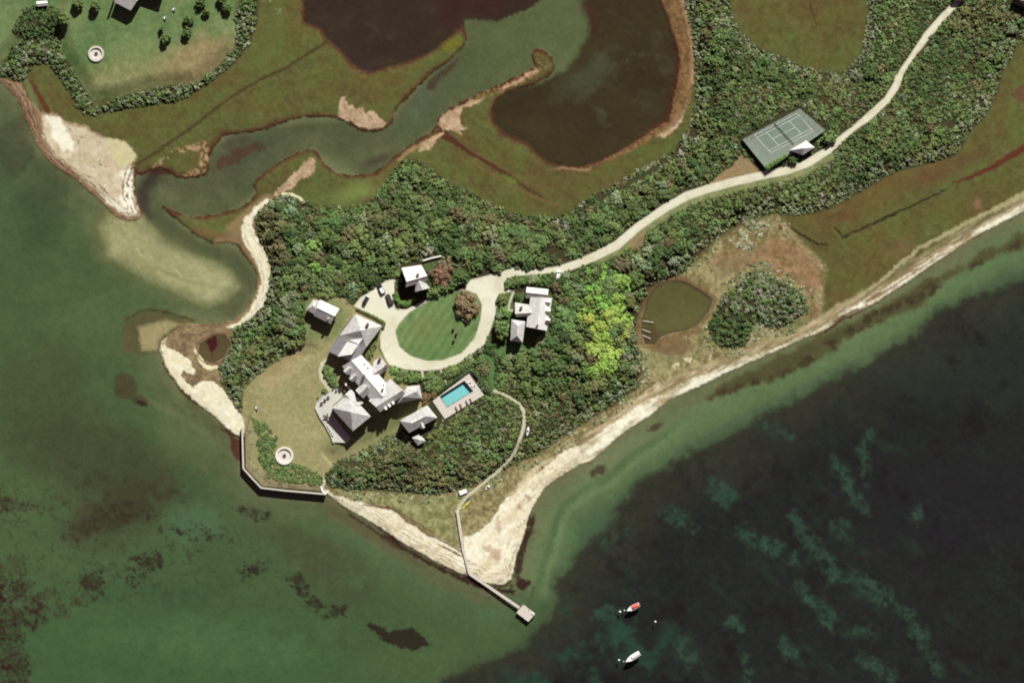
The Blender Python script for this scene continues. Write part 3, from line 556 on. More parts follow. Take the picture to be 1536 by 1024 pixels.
lay(blend((176, 160, 118), (250, 246, 214), 0.68+NS*1.5+N4*0.25), sst(-2, 2, stroke(est)+N2*2.5+N4*1.5)*shore*sst(-0.9, 0.4, 0.3+NS+sst(1100, 950, GX)))
lay((232, 216, 172), sst(0.1, 0.5, N4*0.6+N2)*sst(-3, 3, stroke([(1010, 548, 6), (1050, 536, 6), (1065, 532, 4)])+N1*3)*0.9)
lay((226, 208, 166), sst(-0.2, 0.35, NS+N4*0.4)*sst(-3, 3, stroke([(770, 745, 8), (800, 712, 7), (850, 670, 6), (880, 648, 4), (930, 618, 3), (985, 580, 3)])+N1*3)*shore*0.8)
lay((84, 54, 38), sst(-1, 1.5, stroke([(1238, 498, 2), (1254, 484, 3.5), (1270, 472, 2.5), (1300, 458, 1)])+N2*1.5)*0.8)
lay((128, 84, 60), sst(-1.2, 1, stroke([(1300, 452, 2), (1340, 430, 2.5), (1390, 396, 1.5), (1415, 380, 1)])+N2*1.5)*0.7)
lay((176, 168, 122), sst(-1.6, 1.4, stroke([(1270, 458, 1.5), (1320, 425, 3), (1350, 396, 3), (1380, 372, 2.6), (1430, 345, 3), (1470, 325, 2.6), (1500, 310, 3), (1536, 292, 4)])+N2*1.8+N4*1.3)*0.85)
lay((100, 104, 66), sst(-1.4, 1.2, stroke([(1290, 448, 1), (1350, 406, 2.4), (1400, 376, 2.4), (1480, 328, 2), (1536, 302, 2)])+N2*1.8+N4*1.3)*0.7)
for p, c in [([(722, 818), (732, 828), (745, 845), (750, 838), (752, 824), (738, 820)], (176, 136, 102)), ([(744, 782), (748, 774), (752, 790), (748, 800), (743, 792)], (184, 140, 108)), ([(775, 755), (780, 752), (783, 762), (777, 763)], (150, 116, 84)), ([(788, 740), (794, 742), (796, 754), (790, 748)], (170, 130, 96))]:
    lay(c, sst(-3, 2.5, poly(p, 20)+N2*2.5+N4)*0.6)
for off, hw in ((2.5, 1.6), (6, 1.0), (11, 0.9), (17, 1.0)):
    lay((150, 126, 86), mw*sst(hw+0.7, hw-0.7, np.abs(land-off-N1*3-N2))*sst(-0.4, 0.3, N2+N5)*sst(0, 3, sb)*0.6)
for pts in [[(545, 756, 1), (588, 762, 1.4), (612, 782, 1.6), (642, 802, 1.6), (670, 814, 1.2), (692, 828, 1)], [(560, 758, .7), (600, 768, .7), (650, 800, .8)], [(655, 815, .7), (700, 838, .8), (714, 846, 1)]]:
    lay((98, 60, 42), sst(-1, 0.8, stroke(pts)+N2*1.3+N4*1.0)*0.85)
# pale patches among the eastern thicket
# lawns
lw = blend((166, 154, 108), (148, 148, 98), 0.5+0.8*N5+0.4*N2+0.3*N4)
lay(lw, sst(-2, 3, dwl+N2*1.5)*mw)
lay((150, 128, 90), sst(-8, 20, ell(420, 545, 50, 22, -35)+N1*10)*sst(0, 3, dwl)*0.7)
lay((164, 158, 108), sst(-8, 20, ell(450, 640, 45, 26, 20)+N1*10)*sst(0, 3, dwl)*0.8)
lay((122, 134, 82), sst(-4, 12, ell(560, 640, 70, 22, -25)+N1*8)*sst(0, 3, dwl)*0.7)
lay((108, 126, 74), sst(-4, 10, ell(480, 480, 40, 40, 0)+N1*8)*sst(0, 3, dwl)*sst(520, 500, GY)*0.7)
lay((200, 186, 132), sst(-.6, .5, stroke([(452, 665, .5), (470, 652, .6), (488, 638, .5)])+N4*.3)*0.55)
ng = blend((92, 118, 68), (120, 136, 86), 0.5+N5+0.4*N2+0.25*N4)
lay(ng, sst(-2, 3, dnl+N2*1.5))
lay(blend((138, 124, 82), (164, 142, 100), 0.5+N2+.5*N4), sst(-14, 22, ell(300, 92, 78, 36, -22)+N1*13)*sst(0, 3, dnl)*0.9)
lay(blend((132, 132, 82), (158, 152, 104), .5+N2+.5*N4), sst(-14, 22, ell(185, 118, 80, 28, -10)+N1*13)*sst(0, 3, dnl)*0.8)
lay((124, 126, 76), sst(-1.6, 1.6, stroke([(136, 152, 1.5), (170, 140, 2), (215, 131, 2), (262, 126, 2)])+N2)*0.6)
lay((158, 150, 104), sst(-1, 1, stroke([(140, 152, 1.3), (152, 128, 1.3), (160, 98, 1)])+N4*.5)*0.5)
lay((120, 112, 72), sst(-3, 5, stroke([(94, 14, 6), (100, -10, 6)])+N1*4)*0.6)
stripes = np.sin((GX*0.82+GY*0.57)*0.50)*0.10*(1+.6*N5)
ov = blend((98, 128, 72), (126, 144, 90), 0.5+0.7*N5)*(1+stripes+0.16*N2+0.08*N4)[..., None]
lay(ov.astype(np.float32), sst(-0.8, 0.8, doval))
lay((112, 124, 66), sst(-8, 12, ell(640, 492, 26, 18)+N1*8)*sst(0, 2, doval)*0.5)
gp = np.maximum(stroke([(722, 532, 3), (736, 538, 5), (739, 556, 5), (738, 572, 4.5), (742, 588, 4)]), poly([(738, 520), (768, 517), (788, 515), (794, 524), (768, 530), (744, 534)]))
# floor below the thicket
soil = blend((62, 62, 38), (76, 70, 44), 0.5+0.8*N2)
lay(soil, sst(-4, 2, np.maximum(thick, dscrub)+N2*3)*mw*sst(-1, 1, -np.maximum(doval, dwl+4)))
lay(blend((124, 136, 84), (158, 158, 108), .5+N2+N4*.5), sst(-2, 3, stroke([(a+3, b+9, 6.5) for a, b, _ in ROAD[2:13]])+N2*1.5)*0.9)
lay((150, 132, 92), sst(-2, 2, poly([(938, 362), (964, 344), (968, 350), (964, 370), (948, 374)])+N2*1.5)*0.8)
lay((156, 134, 94), sst(-2, 2, poly([(1060, 278), (1078, 262), (1100, 247), (1112, 232), (1124, 240), (1142, 262), (1100, 272)])+N2*2)*0.95)
lay(blend((84, 118, 64), (96, 126, 72), 0.5+N2), sst(-2, 2, gp+N2*1.5))
lay((86, 104, 58), sst(-1.5, 2, poly([(634, 398), (640, 389), (662, 385), (690, 397), (704, 414), (690, 430), (660, 442), (642, 436), (646, 415)])+N2))
lay((88, 106, 60), sst(-2, 2, poly([(745, 440), (768, 438), (790, 440), (832, 442), (830, 500), (790, 518), (766, 516), (735, 510), (742, 475)])))
lay((104, 116, 66), sst(-1, 1, stroke([(480, 555, 11), (500, 570, 9)]))*sst(-1, 1, -dpath)*0.0)
lay((150, 140, 104), sst(-1.5, 1, stroke([(371, 640, 4.5), (371, 700, 5), (396, 724, 6), (440, 731, 5.5), (482, 735, 3)])+N2*1.2)*0.85)
lay((104, 92, 66), sst(0.0, 0.5, N4+N2*0.4)*sst(-1.5, 1, stroke([(374, 640, 3), (380, 700, 4), (404, 720, 4), (440, 727, 4), (480, 730, 2)])+N2)*0.8)
# drives and paths
rc = blend((226, 222, 188), (240, 236, 208), 0.5+0.8*N5+0.3*N2)
lay(rc, sst(-0.9, 0.9, droad+N4*0.5+N2*0.4))
lay((208, 196, 154), sst(0, 3, droad)*sst(-.1, 0.6, N1+N2*.6)*0.5)
lay((196, 184, 142), sst(1.6, .4, np.abs(sd_stroke([(a, b, 0) for a, b, _ in ROAD], GX, GY)+2.6))*sst(-.3, .4, N2+N5)*.45)
lay((150, 142, 100), sst(1.6, 0, droad+N4)*sst(-.2, .5, N2+N4)*sst(-1, 0, droad)*.6)
lay((212, 206, 172), sst(-0.9, 0.7, dpath+N4*0.4)*0.95)
lay((232, 218, 178), sst(-1, 1, poly([(1330, 112), (1344, 110), (1346, 122), (1338, 120)])+N2))

# mottling of tufts, pebbles and litter on everything above the tide
lm = sst(1, 5, land)*np.where(droad > -1, .25, 1.0)
col = (col*(1+lm*(0.10*fbm(GX, GY, 5, 2, 61)+0.14*fbm(GX, GY, 2.6, 1, 62)*np.where(np.maximum(dry, np.maximum(dwl, dnl)) > 0, 1.0, .5)))[..., None]).astype(np.float32)
# ------------------------------------------------------------------ ground, split by what it is
zone = np.full(GX.shape, 6, np.int8)
beachm = np.maximum.reduce([spit, head, sb, poly(ei, 30), stroke(est)])
zone[beachm > -2] = 5
zone[np.maximum(thick, dscrub) > 0] = 4
zone[(np.maximum.reduce([dnl, doval, gp]) > 0) | ((dwl > 0) & (thick < -3))] = 3
zone[dpath > 0] = 2
zone[droad > 0] = 1
zone[land <= 0] = 0
PV = np.stack([(GX-CX)*S, (CY-GY)*S, Z], -1).reshape(-1, 3).astype(np.float32)
PC = col.reshape(-1, 3)
idx = np.arange(NX*NY, dtype=np.int32).reshape(NX, NY)
quads = np.stack([idx[:-1, :-1], idx[:-1, 1:], idx[1:, 1:], idx[1:, :-1]], -1)
qz = zone[:-1, :-1]
gm = {0: attr_mat('sea_floor', 0.30, 0.09, 0.04, 0.3, fine=1.3), 1: attr_mat('shell_gravel', 0.9, 0.07, 0.15, 0.05, fine=5), 2: attr_mat('trodden_path', 0.9, 0.10, 0.2, 0.05, fine=5),
      3: attr_mat('mown_grass', 0.5, 0.14, 0.35, 0.12, fine=2.2), 4: attr_mat('scrub_soil', 0.6, 0.25, 0.6, 0.3, fine=2.2), 5: attr_mat('sand', 0.45, 0.10, 0.35, 0.15, fine=2.0), 6: attr_mat('marsh_grass', 0.3, 0.12, 0.35, 0.15, fine=1.8)}
for zi, nm in enumerate(['sea_floor', 'road', 'path', 'lawn', 'scrub_ground', 'beach', 'ground']):
    q = quads[qz == zi].reshape(-1, 4)
    if not len(q): continue
    u, inv = np.unique(q, return_inverse=True)
    o = mesh_np(nm, PV[u], inv.reshape(-1, 4), gm[zi], cols=PC[u], smooth=True)
    o['kind'] = 'structure'

# water: one clear, faintly rippled sheet over sea, lagoon and ponds
wm = bpy.data.materials.new('clear_sea_water'); wm.use_nodes = True
n = wm.node_tree.nodes; l = wm.node_tree.links; n.clear()
o_ = n.new('ShaderNodeOutputMaterial'); mxs = n.new('ShaderNodeMixShader'); tr = n.new('ShaderNodeBsdfTransparent'); gl = n.new('ShaderNodeBsdfGlossy')
tr.inputs[0].default_value = (0.93, 0.97, 0.95, 1); gl.inputs['Roughness'].default_value = 0.12
fr = n.new('ShaderNodeFresnel'); fr.inputs['IOR'].default_value = 1.33
ge = n.new('ShaderNodeNewGeometry'); nz = n.new('ShaderNodeTexNoise'); nz.inputs['Scale'].default_value = 0.9; nz.inputs['Detail'].default_value = 4
bp = n.new('ShaderNodeBump'); bp.inputs['Strength'].default_value = 0.25; bp.inputs['Distance'].default_value = 0.15
l.new(ge.outputs['Position'], nz.inputs['Vector']); l.new(nz.outputs['Fac'], bp.inputs['Height'])
l.new(bp.outputs['Normal'], gl.inputs['Normal']); l.new(bp.outputs['Normal'], fr.inputs['Normal'])
bk = n.new('ShaderNodeMath'); bk.operation = 'SUBTRACT'; bk.inputs[0].default_value = 1.0; l.new(ge.outputs['Backfacing'], bk.inputs[1])
mu = n.new('ShaderNodeMath'); mu.operation = 'MULTIPLY'; l.new(fr.outputs[0], mu.inputs[0]); l.new(bk.outputs[0], mu.inputs[1])
l.new(mu.outputs[0], mxs.inputs[0]); l.new(tr.outputs[0], mxs.inputs[1]); l.new(gl.outputs[0], mxs.inputs[2]); l.new(mxs.outputs[0], o_.inputs[0])
bm = BM(); W_ = 5000
bm.faces.new([bm.verts.new(p) for p in ((-W_, -W_, 0), (W_, -W_, 0), (W_, W_, 0), (-W_, W_, 0))])
wo = obj('water', bm, wm); wo['kind'] = 'structure'

# ------------------------------------------------------------------ materials for built things
M = {}
M['shingle'] = mat('weathered_cedar_shingle', (0.50, 0.50, 0.47), 0.9, 0.22, 0.7, 0.3)
M['shingle_grey'] = mat('grey_shingle', (0.36, 0.36, 0.36), 0.9, 0.22, 0.7, 0.3)
M['shingle_pale'] = mat('pale_shingle', (0.66, 0.66, 0.62), 0.9, 0.16, 0.7, 0.25)
M['wall'] = mat('shingle_wall', (0.34, 0.31, 0.27), 0.9, 0.15, 1.6, 0.2)
M['trim'] = mat('white_trim', (0.78, 0.77, 0.73), 0.5, 0.05, 2.0)
M['glass'] = mat('window_glass', (0.03, 0.04, 0.05), 0.08, 0.1, 1.0, 0, 0.5)
M['door'] = mat('door_paint', (0.08, 0.12, 0.11), 0.4, 0.1, 2.0)
M['brick'] = mat('chimney_brick', (0.30, 0.20, 0.16), 0.9, 0.25, 5.0, 0.3)
M['stone'] = mat('pale_stone', (0.52, 0.50, 0.43), 0.85, 0.16, 1.3, 0.3)
M['deckstone'] = mat('paving_stone', (0.56, 0.53, 0.46), 0.85, 0.18, 1.2, 0.25)
M['patio'] = mat('patio_paving', (0.52, 0.52, 0.45), 0.85, 0.12, 1.0, 0.25)
M['wood'] = mat('bleached_planks', (0.60, 0.56, 0.48), 0.8, 0.14, 2.5, 0.2)
M['darkwood'] = mat('dark_timber', (0.10, 0.08, 0.06), 0.8, 0.2, 2.0, 0.2)
M['teak'] = mat('teak', (0.20, 0.13, 0.08), 0.7, 0.2, 3.0)
M['white'] = mat('white_gelcoat', (0.80, 0.80, 0.77), 0.3, 0.04, 1.5, 0, 0.5)
M['red'] = mat('red_canvas', (0.62, 0.12, 0.09), 0.7, 0.12, 2.0)
M['orange'] = mat('orange_plastic', (0.65, 0.17, 0.08), 0.45, 0.08, 2.0)
M['yellow'] = mat('yellow_plastic', (0.66, 0.66, 0.12), 0.45, 0.08, 2.0)
M['teal'] = mat('green_plastic', (0.12, 0.22, 0.17), 0.5, 0.1, 2.0)
M['black'] = mat('black_rubber', (0.02, 0.02, 0.02), 0.7, 0.2, 3.0)
M['carblack'] = mat('black_car_paint', (0.025, 0.022, 0.028), 0.25, 0.1, 1.5, 0, 0.5)
M['cargrey'] = mat('dark_grey_car_paint', (0.07, 0.05, 0.05), 0.3, 0.1, 1.5, 0, 0.5)
M['chrome'] = mat('metal', (0.5, 0.5, 0.5), 0.35, 0.1, 2.0, 0, 0.5, 0.8)
M['lamp'] = mat('lamp_lens', (0.7, 0.7, 0.68), 0.15, 0.05, 2.0, 0, 0.5)
M['pool'] = mat('pool_plaster', (0.20, 0.56, 0.57), 0.6, 0.07, 0.8)
M['cushion'] = mat('dark_cushion', (0.14, 0.10, 0.08), 0.9, 0.15, 3.0)
M['fence'] = mat('fence_wire', (0.05, 0.06, 0.05), 0.7, 0.1, 2.0)
M['bark'] = mat('bark', (0.13, 0.10, 0.08), 0.95, 0.25, 3.0, 0.4)
M['net'] = mat('net_mesh', (0.04, 0.05, 0.045), 0.9, 0.1, 3.0)

# ------------------------------------------------------------------ houses
def mid(a, b): return tuple((x+y)/2 for x, y in zip(a, b))
def gable(A, B, D_, E, ze, zr):       # ridge parallel to A-B
    m1, m2 = mid(A, E), mid(B, D_)
    return [(*A, ze), (*B, ze), (*D_, ze), (*E, ze), (*m1, zr), (*m2, zr)], [(0, 1, 5, 4), (2, 3, 4, 5)]
def hip(A, B, D_, E, ze, zr, t=0.3):
    m1, m2 = mid(A, E), mid(B, D_)
    r1 = tuple(m1[k]+(m2[k]-m1[k])*t for k in (0, 1)); r2 = tuple(m1[k]+(m2[k]-m1[k])*(1-t) for k in (0, 1))
    return [(*A, ze), (*B, ze), (*D_, ze), (*E, ze), (*r1, zr), (*r2, zr)], [(0, 1, 5, 4), (1, 2, 5), (2, 3, 4, 5), (3, 0, 4)]
def pyr(A, B, D_, E, ze, zr):
    c = tuple((A[k]+B[k]+D_[k]+E[k])/4 for k in (0, 1))
    return [(*A, ze), (*B, ze), (*D_, ze), (*E, ze), (*c, zr)], [(0, 1, 4), (1, 2, 4), (2, 3, 4), (3, 0, 4)]
def shed(A, B, D_, E, zs):
    return [(*p, z) for p, z in zip((A, B, D_, E), zs)], [(0, 1, 2, 3)]
def wing(root, vf, base, rm='shingle', wm_='wall', walls=True, windows=2, over=0.4, ridge=True, skirt=0.0):
    """a roof with real thickness over walls that stand on the ground; root-relative"""
    V, F = vf; L = root.location; up_ = root.get('storey', 0.0)
    V = [(a, b, h+up_) for a, b, h in V]
    if skirt: skirt += up_
    pts = [Vector((X(a)-L.x, Y(b)-L.y, base+h-L.z)) for a, b, h in V]
    bm = BM(); t = 0.16
    top = [bm.verts.new(p) for p in pts]; bot = [bm.verts.new(p-Vector((0, 0, t))) for p in pts]
    cnt = {}
    for f in F:
        bm.faces.new([top[i] for i in f]); bm.faces.new([bot[i] for i in f[::-1]])
        for a, b in zip(f, f[1:]+f[:1]): cnt[(a, b)] = 1
    edge = [e for e in cnt if (e[1], e[0]) not in cnt]
    for a, b in edge: bm.faces.new((top[a], bot[a], bot[b], top[b]))
    roof = obj('roof', bm, M[rm], root)
    if ridge:
        bm = BM(); any_ = False
        for a, b in cnt:
            if (b, a) in cnt and a < b and abs(pts[a].z-pts[b].z) < 0.3 and (pts[a]-pts[b]).length > 1:
                cyl(bm, pts[a]+Vector((0, 0, .02)), pts[b]+Vector((0, 0, .02)), 0.09, n=6); any_ = True
        if any_: obj('ridge_cap', bm, M['trim'], roof)
        else: bm.free()
    if not walls: return roof
    cen = sum(pts, Vector())/len(pts)
    def ins(p):
        d = Vector((p.x-cen.x, p.y-cen.y, 0)); n_ = max(d.length, 1e-3)
        return Vector((p.x, p.y, p.z))-d/n_*min(over*1.25, n_*0.4)
    zb = base-0.6-L.z if not skirt else base+skirt-L.z
    bm = BM(); wins = []
    for a, b in edge:
        p, q = ins(pts[a]), ins(pts[b])
        vs = [bm.verts.new((p.x, p.y, zb)), bm.verts.new((q.x, q.y, zb)), bm.verts.new((q.x, q.y, q.z-t-0.01)), bm.verts.new((p.x, p.y, p.z-t-0.01))]
        bm.faces.new(vs)
        wins.append((p, q))
    wall = obj('wall', bm, M[wm_], root)
    k = 0
    for p, q in wins:
        d = Vector((q.x-p.x, q.y-p.y, 0)); Ln = d.length
        if Ln < 3 or k >= windows*4: continue
        u = d/Ln; nrm = Vector((u.y, -u.x, 0))
        if nrm.dot(Vector((p.x-cen.x, p.y-cen.y, 0))) < 0: nrm = -nrm
        m = min(windows, int(Ln/2.6))
        for i in range(m):
            c = p+d*((i+0.5)/m); c.z = base+(1.6 if up_ < 1.8 or i % 2 else 4.2)-L.z
            if min(p.z, q.z)-t < c.z+0.75: continue
            fr_ = BM(); box(fr_, c+nrm*0.03, (1.0, 0.10, 1.3), math.atan2(u.y, u.x))
            f_ = obj('window', fr_, M['trim'], wall); k += 1
            gl_ = BM(); box(gl_, c+nrm*0.07, (0.82, 0.06, 1.1), math.atan2(u.y, u.x)); 
            obj('window_pane', gl_, M['glass'], f_).parent = f_
    return roof
def chimney(root, px, py, base, h, m='brick', s=0.8):
    h += root.get('storey', 0.0)
    L = root.location; p = P(px, py, base)-L
    bm = BM(); box(bm, (p.x, p.y, p.z+h/2), (s, s*0.8, h), 0.5); box(bm, (p.x, p.y, p.z+h+0.05), (s+0.16, s*0.8+0.16, 0.12), 0.5)
    c = obj('chimney', bm, M[m], root)
    bm = BM(); cyl(bm, (p.x, p.y, p.z+h+0.1), (p.x, p.y, p.z+h+0.45), 0.16, n=10); obj('flue', bm, M['black'], c)
def skylight(root, px, py, base, h, s=0.7):
    h += root.get('storey', 0.0)
    L = root.location; p = P(px, py, base)-L
    bm = BM(); box(bm, (p.x, p.y, p.z+h), (s, s*1.2, 0.5), 0.5); sk = obj('skylight', bm, M['trim'], root)
    bm = BM(); box(bm, (p.x, p.y, p.z+h+0.26), (s*0.8, s, 0.04), 0.5); obj('skylight_pane', bm, M['glass'], sk)
def door(root, px, py, base, rz):
    L = root.location; p = P(px, py, base)-L
    bm = BM(); box(bm, (p.x, p.y, p.z+1.0), (1.0, 0.1, 2.1), rz); d = obj('door', bm, M['door'], root)
    bm = BM(); ball(bm, (p.x+0.35*math.cos(rz)+0.1*math.sin(rz), p.y+0.35*math.sin(rz)-0.1*math.cos(rz), p.z+1.0), 0.05); obj('handle', bm, M['chrome'], d)
def dormer(root, cx, cy, ux, uy, w_, l_, base, ze, zr, rm='shingle', flat_=False):
    """small roof standing out of a slope; u = its ridge direction in map units"""
    vx, vy = -uy, ux; ze += root.get('storey', 0.0); zr += root.get('storey', 0.0)
    c = lambda a, b: (cx+ux*a+vx*b, cy+uy*a+vy*b)
    A_, B_, D_, E_ = c(-l_/2, -w_/2), c(l_/2, -w_/2), c(l_/2, w_/2), c(-l_/2, w_/2)
    vf = shed(A_, B_, D_, E_, (ze, ze, zr, zr)) if flat_ else gable(A_, B_, D_, E_, ze, zr)
    V, F = vf; L = root.location
    pts = [Vector((X(a)-L.x, Y(b)-L.y, base+h-L.z)) for a, b, h in V]
    bm = BM(); vs = [bm.verts.new(p) for p in pts]; bs = [bm.verts.new((p.x, p.y, base+ze-2.0-L.z)) for p in pts]
    cnt = {}
    for f in F:
        bm.faces.new([vs[i] for i in f])
        for a, b in zip(f, f[1:]+f[:1]): cnt[(a, b)] = 1
    for a, b in cnt:
        if (b, a) not in cnt: bm.faces.new((vs[a], bs[a], bs[b], vs[b]))
    return obj('dormer', bm, M[rm], root)

B0 = 3.0
H = thing('main_house', 'rambling main house with many joined grey hip and gable roofs west of the oval lawn', 'house', P(540, 560, B0)); H['storey'] = 2.3
wing(H, pyr((534, 471), (574, 489), (550, 521), (510, 503), 3.5, 7.9), B0)
wing(H, ([(510, 503, 6.3), (550, 521, 6.3), (535, 545, 3.2), (493, 527, 3.2)], [(0, 1, 2, 3)]), B0, 'shingle_grey')
dn_ = wing(H, shed((523.5, 510), (545.5, 507), (528.6, 531.5), (507.4, 534.5), (5.9, 5.9, 6.5, 6.5)), B0, 'shingle_pale', skirt=3.4, windows=0, over=0.1)
wing(H, gable((543, 532), (588, 583), (562, 605), (514, 549), 4.4, 7.6), B0, 'shingle_pale')
wing(H, ([(585.8, 567.5, 4.5), (607, 586, 4.5), (604.5, 584.5, 7.7), (564.7, 609.7, 7.7), (553.8, 600, 4.5), (609, 590, 5.2), (571, 617.5, 5.2)], [(0, 2, 3, 4), (2, 5, 6, 3), (0, 1, 2), (1, 5, 2)]), B0, 'shingle')
wing(H, ([(611, 579, 3.6), (630, 577, 3.6), (633.5, 597, 3.6), (596, 605, 3.6), (606, 595, 6.2), (625, 586.5, 6.2)], [(0, 1, 5, 4), (1, 2, 5), (2, 3, 4, 5), (3, 0, 4)]), B0)
wing(H, ([(561.5, 541, 3.6), (572, 534, 3.6), (580.8, 547, 6.0), (557.5, 563, 6.0), (582, 554.5, 3.6), (560, 569, 3.6)], [(0, 1, 2, 3), (3, 2, 4, 5)]), B0)
wing(H, pyr((525, 589), (557, 624), (530, 646), (498, 611), 4.3, 8.2), B0, 'shingle')
wing(H, gable((526, 584), (546, 604), (530, 612), (512, 597), 3.9, 5.4), B0, 'shingle', windows=0)
for (dx, dy, w1, l1, za, zb) in [(523, 555, 9, 11, 5.6, 7.3), (531, 566, 8, 11, 5.6, 7.3), (546, 585, 17, 17, 5.2, 8.2)]:
    dormer(H, dx, dy, -0.72, 0.69, w1, l1, B0, za, zb)
for (dx, dy) in [(579.5, 611.5), (585, 607.5), (590.5, 603.5)]:
    dormer(H, dx, dy, 0.83, -0.55, 4.5, 3.4, B0, 6.6, 7.2, 'trim', True)
chimney(H, 571, 537, B0, 6.9, s=1.1); chimney(H, 580, 548, B0, 7.2, s=1.1); chimney(H, 552.5, 486, B0, 8.2, s=1.1); chimney(H, 547, 563, B0, 8.8, s=1.2)
chimney(H, 575, 583, B0, 8.4); skylight(H, 548, 546, B0, 5.9, 0.6); skylight(H, 553, 551, B0, 5.9, 0.6); skylight(H, 576, 577, B0, 5.6, 0.6)
door(H, 578, 558.5, B0, 0.6)
bm = BM(); a_ = P(516.5, 572.5, 0)-P(540, 560, 0); b_ = P(533, 592.5, 0)-P(540, 560, 0)
d_ = b_-a_; box(bm, ((a_.x+b_.x)/2, (a_.y+b_.y)/2, 3.7), (d_.length, 0.9, 0.25), math.atan2(d_.y, d_.x))
for t_ in (0.03, 0.35, 0.65, 0.97): box(bm, (a_.x+d_.x*t_, a_.y+d_.y*t_, 1.6), (0.25, 0.25, 4.1))
obj('porch_beam', bm, M['trim'], H)

H = thing('boat_shed', 'small white-roofed outbuilding standing alone at the northwest corner of the dry lawn', 'shed', P(486, 466, B0)); H['storey'] = 1.9
wing(H, gable((481, 449.5), (510, 463), (497, 486), (471.5, 473.5), 3.6, 6.4), B0, 'shingle_pale')
wing(H, hip((470.5, 450), (480, 450.5), (477, 474), (460, 464.5), 2.9, 4.6, 0.4), B0, 'shingle')
chimney(H, 493.5, 478, B0, 6.2, 'stone', 0.9); door(H, 474, 474.8, B0, -0.45)

H = thing('cottage', 'guest cottage with pale shingled roof beside the rust coloured tree north of the oval', 'house', P(622, 418, B0)); H['storey'] = 2.3
wing(H, ([(602.5, 402, 3.6), (632.5, 397.5, 3.6), (641.5, 414, 6.2), (610.4, 423, 6.2), (642, 421, 4.2), (609, 431, 4.2)], [(0, 1, 2, 3), (3, 2, 4, 5)]), B0, 'shingle_pale')
wing(H, gable((633, 417.5), (645.5, 432), (623, 438), (624, 423), 3.4, 5.4), B0, 'shingle')
chimney(H, 627.5, 412, B0, 7.0, s=1.0); door(H, 640, 437, B0, -0.4)

H = thing('guest_house', 'long white roofed guest house with dormers along its east side, east of the oval drive', 'house', P(800, 470, B0)); H['storey'] = 2.2
wing(H, gable((790, 430.5), (822.5, 434), (820.5, 450.5), (788, 447), 4.0, 6.0), B0, 'shingle_pale')
wing(H, gable((795.5, 446), (789, 490), (820, 496), (828, 447), 4.4, 7.2), B0, 'shingle_pale')
wing(H, ([(772.5, 453.5, 3.6), (799, 458, 3.6), (797.5, 469, 5.9), (772.5, 470.5, 5.9), (796, 474.5, 3.8), (774, 475, 3.8)], [(0, 1, 2, 3), (3, 2, 4, 5)]), B0)
wing(H, hip((767, 479), (765.5, 511), (784, 514), (788, 482), 3.5, 5.9, 0.28), B0)
for y_ in (453, 466.5, 480.5):
    dormer(H, 822, y_, 0.99, 0.12, 5, 7, B0, 6.0, 6.9, 'trim')
chimney(H, 782, 461, B0, 6.9, s=1.0); chimney(H, 806, 488, B0, 8.0); door(H, 771.5, 463, B0, 1.6)

H = thing('pool_house', 'hip roofed pool house at the west end of the turquoise swimming pool', 'house', P(628, 628, B0)); H['storey'] = 1.6
wing(H, ([(600, 630.5, 3.3), (641, 607, 3.3), (656.6, 626, 3.3), (614, 648.5, 3.3), (619, 634, 6.0), (639, 623.5, 6.0)], [(0, 1, 5, 4), (1, 2, 5), (2, 3, 4, 5), (3, 0, 4)]), B0)
dormer(H, 633, 636, 0.35, 0.94, 6, 12, B0, 4.0, 4.9, 'shingle'); door(H, 648, 616, B0, -0.9)
H = thing('garden_hut', 'tiny square hut with a pointed roof just south of the pool house', 'shed', P(628.5, 659, B0)); H['storey'] = 0.5
wing(H, pyr((618, 656), (630, 650.5), (639, 661), (627, 667.5), 2.3, 3.8), B0-0.2, windows=1); door(H, 624, 662.5, B0-0.2, -0.9)

H = thing('neighbour_house', 'white and grey roofed house on the green lawn at the top edge of the picture', 'house', P(200, 0, B0)); H['storey'] = 1.2
wing(H, gable((200, -19), (219, -11), (198, 18), (173, 5), 5.0, 7.8), B0, 'shingle_pale')
wing(H, gable((214, -30), (250, -16), (247, -3), (208, -14), 4.6, 7.2), B0, 'shingle_grey')
chimney(H, 172, 2, B0, 6.4); door(H, 178, 9.5, B0, -0.5)
H = thing('garden_shed', 'little flat white roofed shed beside the dark thicket in the top left corner', 'shed', P(64, 6.5, B0))
wing(H, gable((56, 3.5), (72, 2.5), (74, 9.5), (57, 11), 2.3, 3.0), B0, 'trim', windows=1); door(H, 65, 10.6, B0, 0.05)
H = thing('thicket_house', 'dark purple roofed house hidden in the thicket at the top right corner', 'house', P(1532, 2, 2.6))
wing(H, gable((1520, -8), (1550, -2), (1546, 17), (1517, 6), 4.6, 6.6), 2.6, 'darkwood'); door(H, 1530, 11.6, 2.6, -0.35)
H = thing('gate_lodge', 'small dark roofed building at the head of the white shell road', 'shed', P(1439, -4, 2.6))
wing(H, gable((1430, -12), (1448, -12), (1447, 3), (1429, 2.5), 3.4, 4.8), 2.6, 'darkwood', windows=1); door(H, 1438, 2.2, 2.6, 0)
H = thing('tennis_pavilion', 'white pyramid roofed shelter on the south side of the tennis court', 'pavilion', P(1202, 222, B0)); H['storey'] = 0.3
wing(H, pyr((1183, 226.5), (1208, 211.5), (1221, 222), (1203, 233.5), 3.2, 5.6), B0, 'shingle_pale', windows=0); door(H, 1193, 231, B0, -0.4)

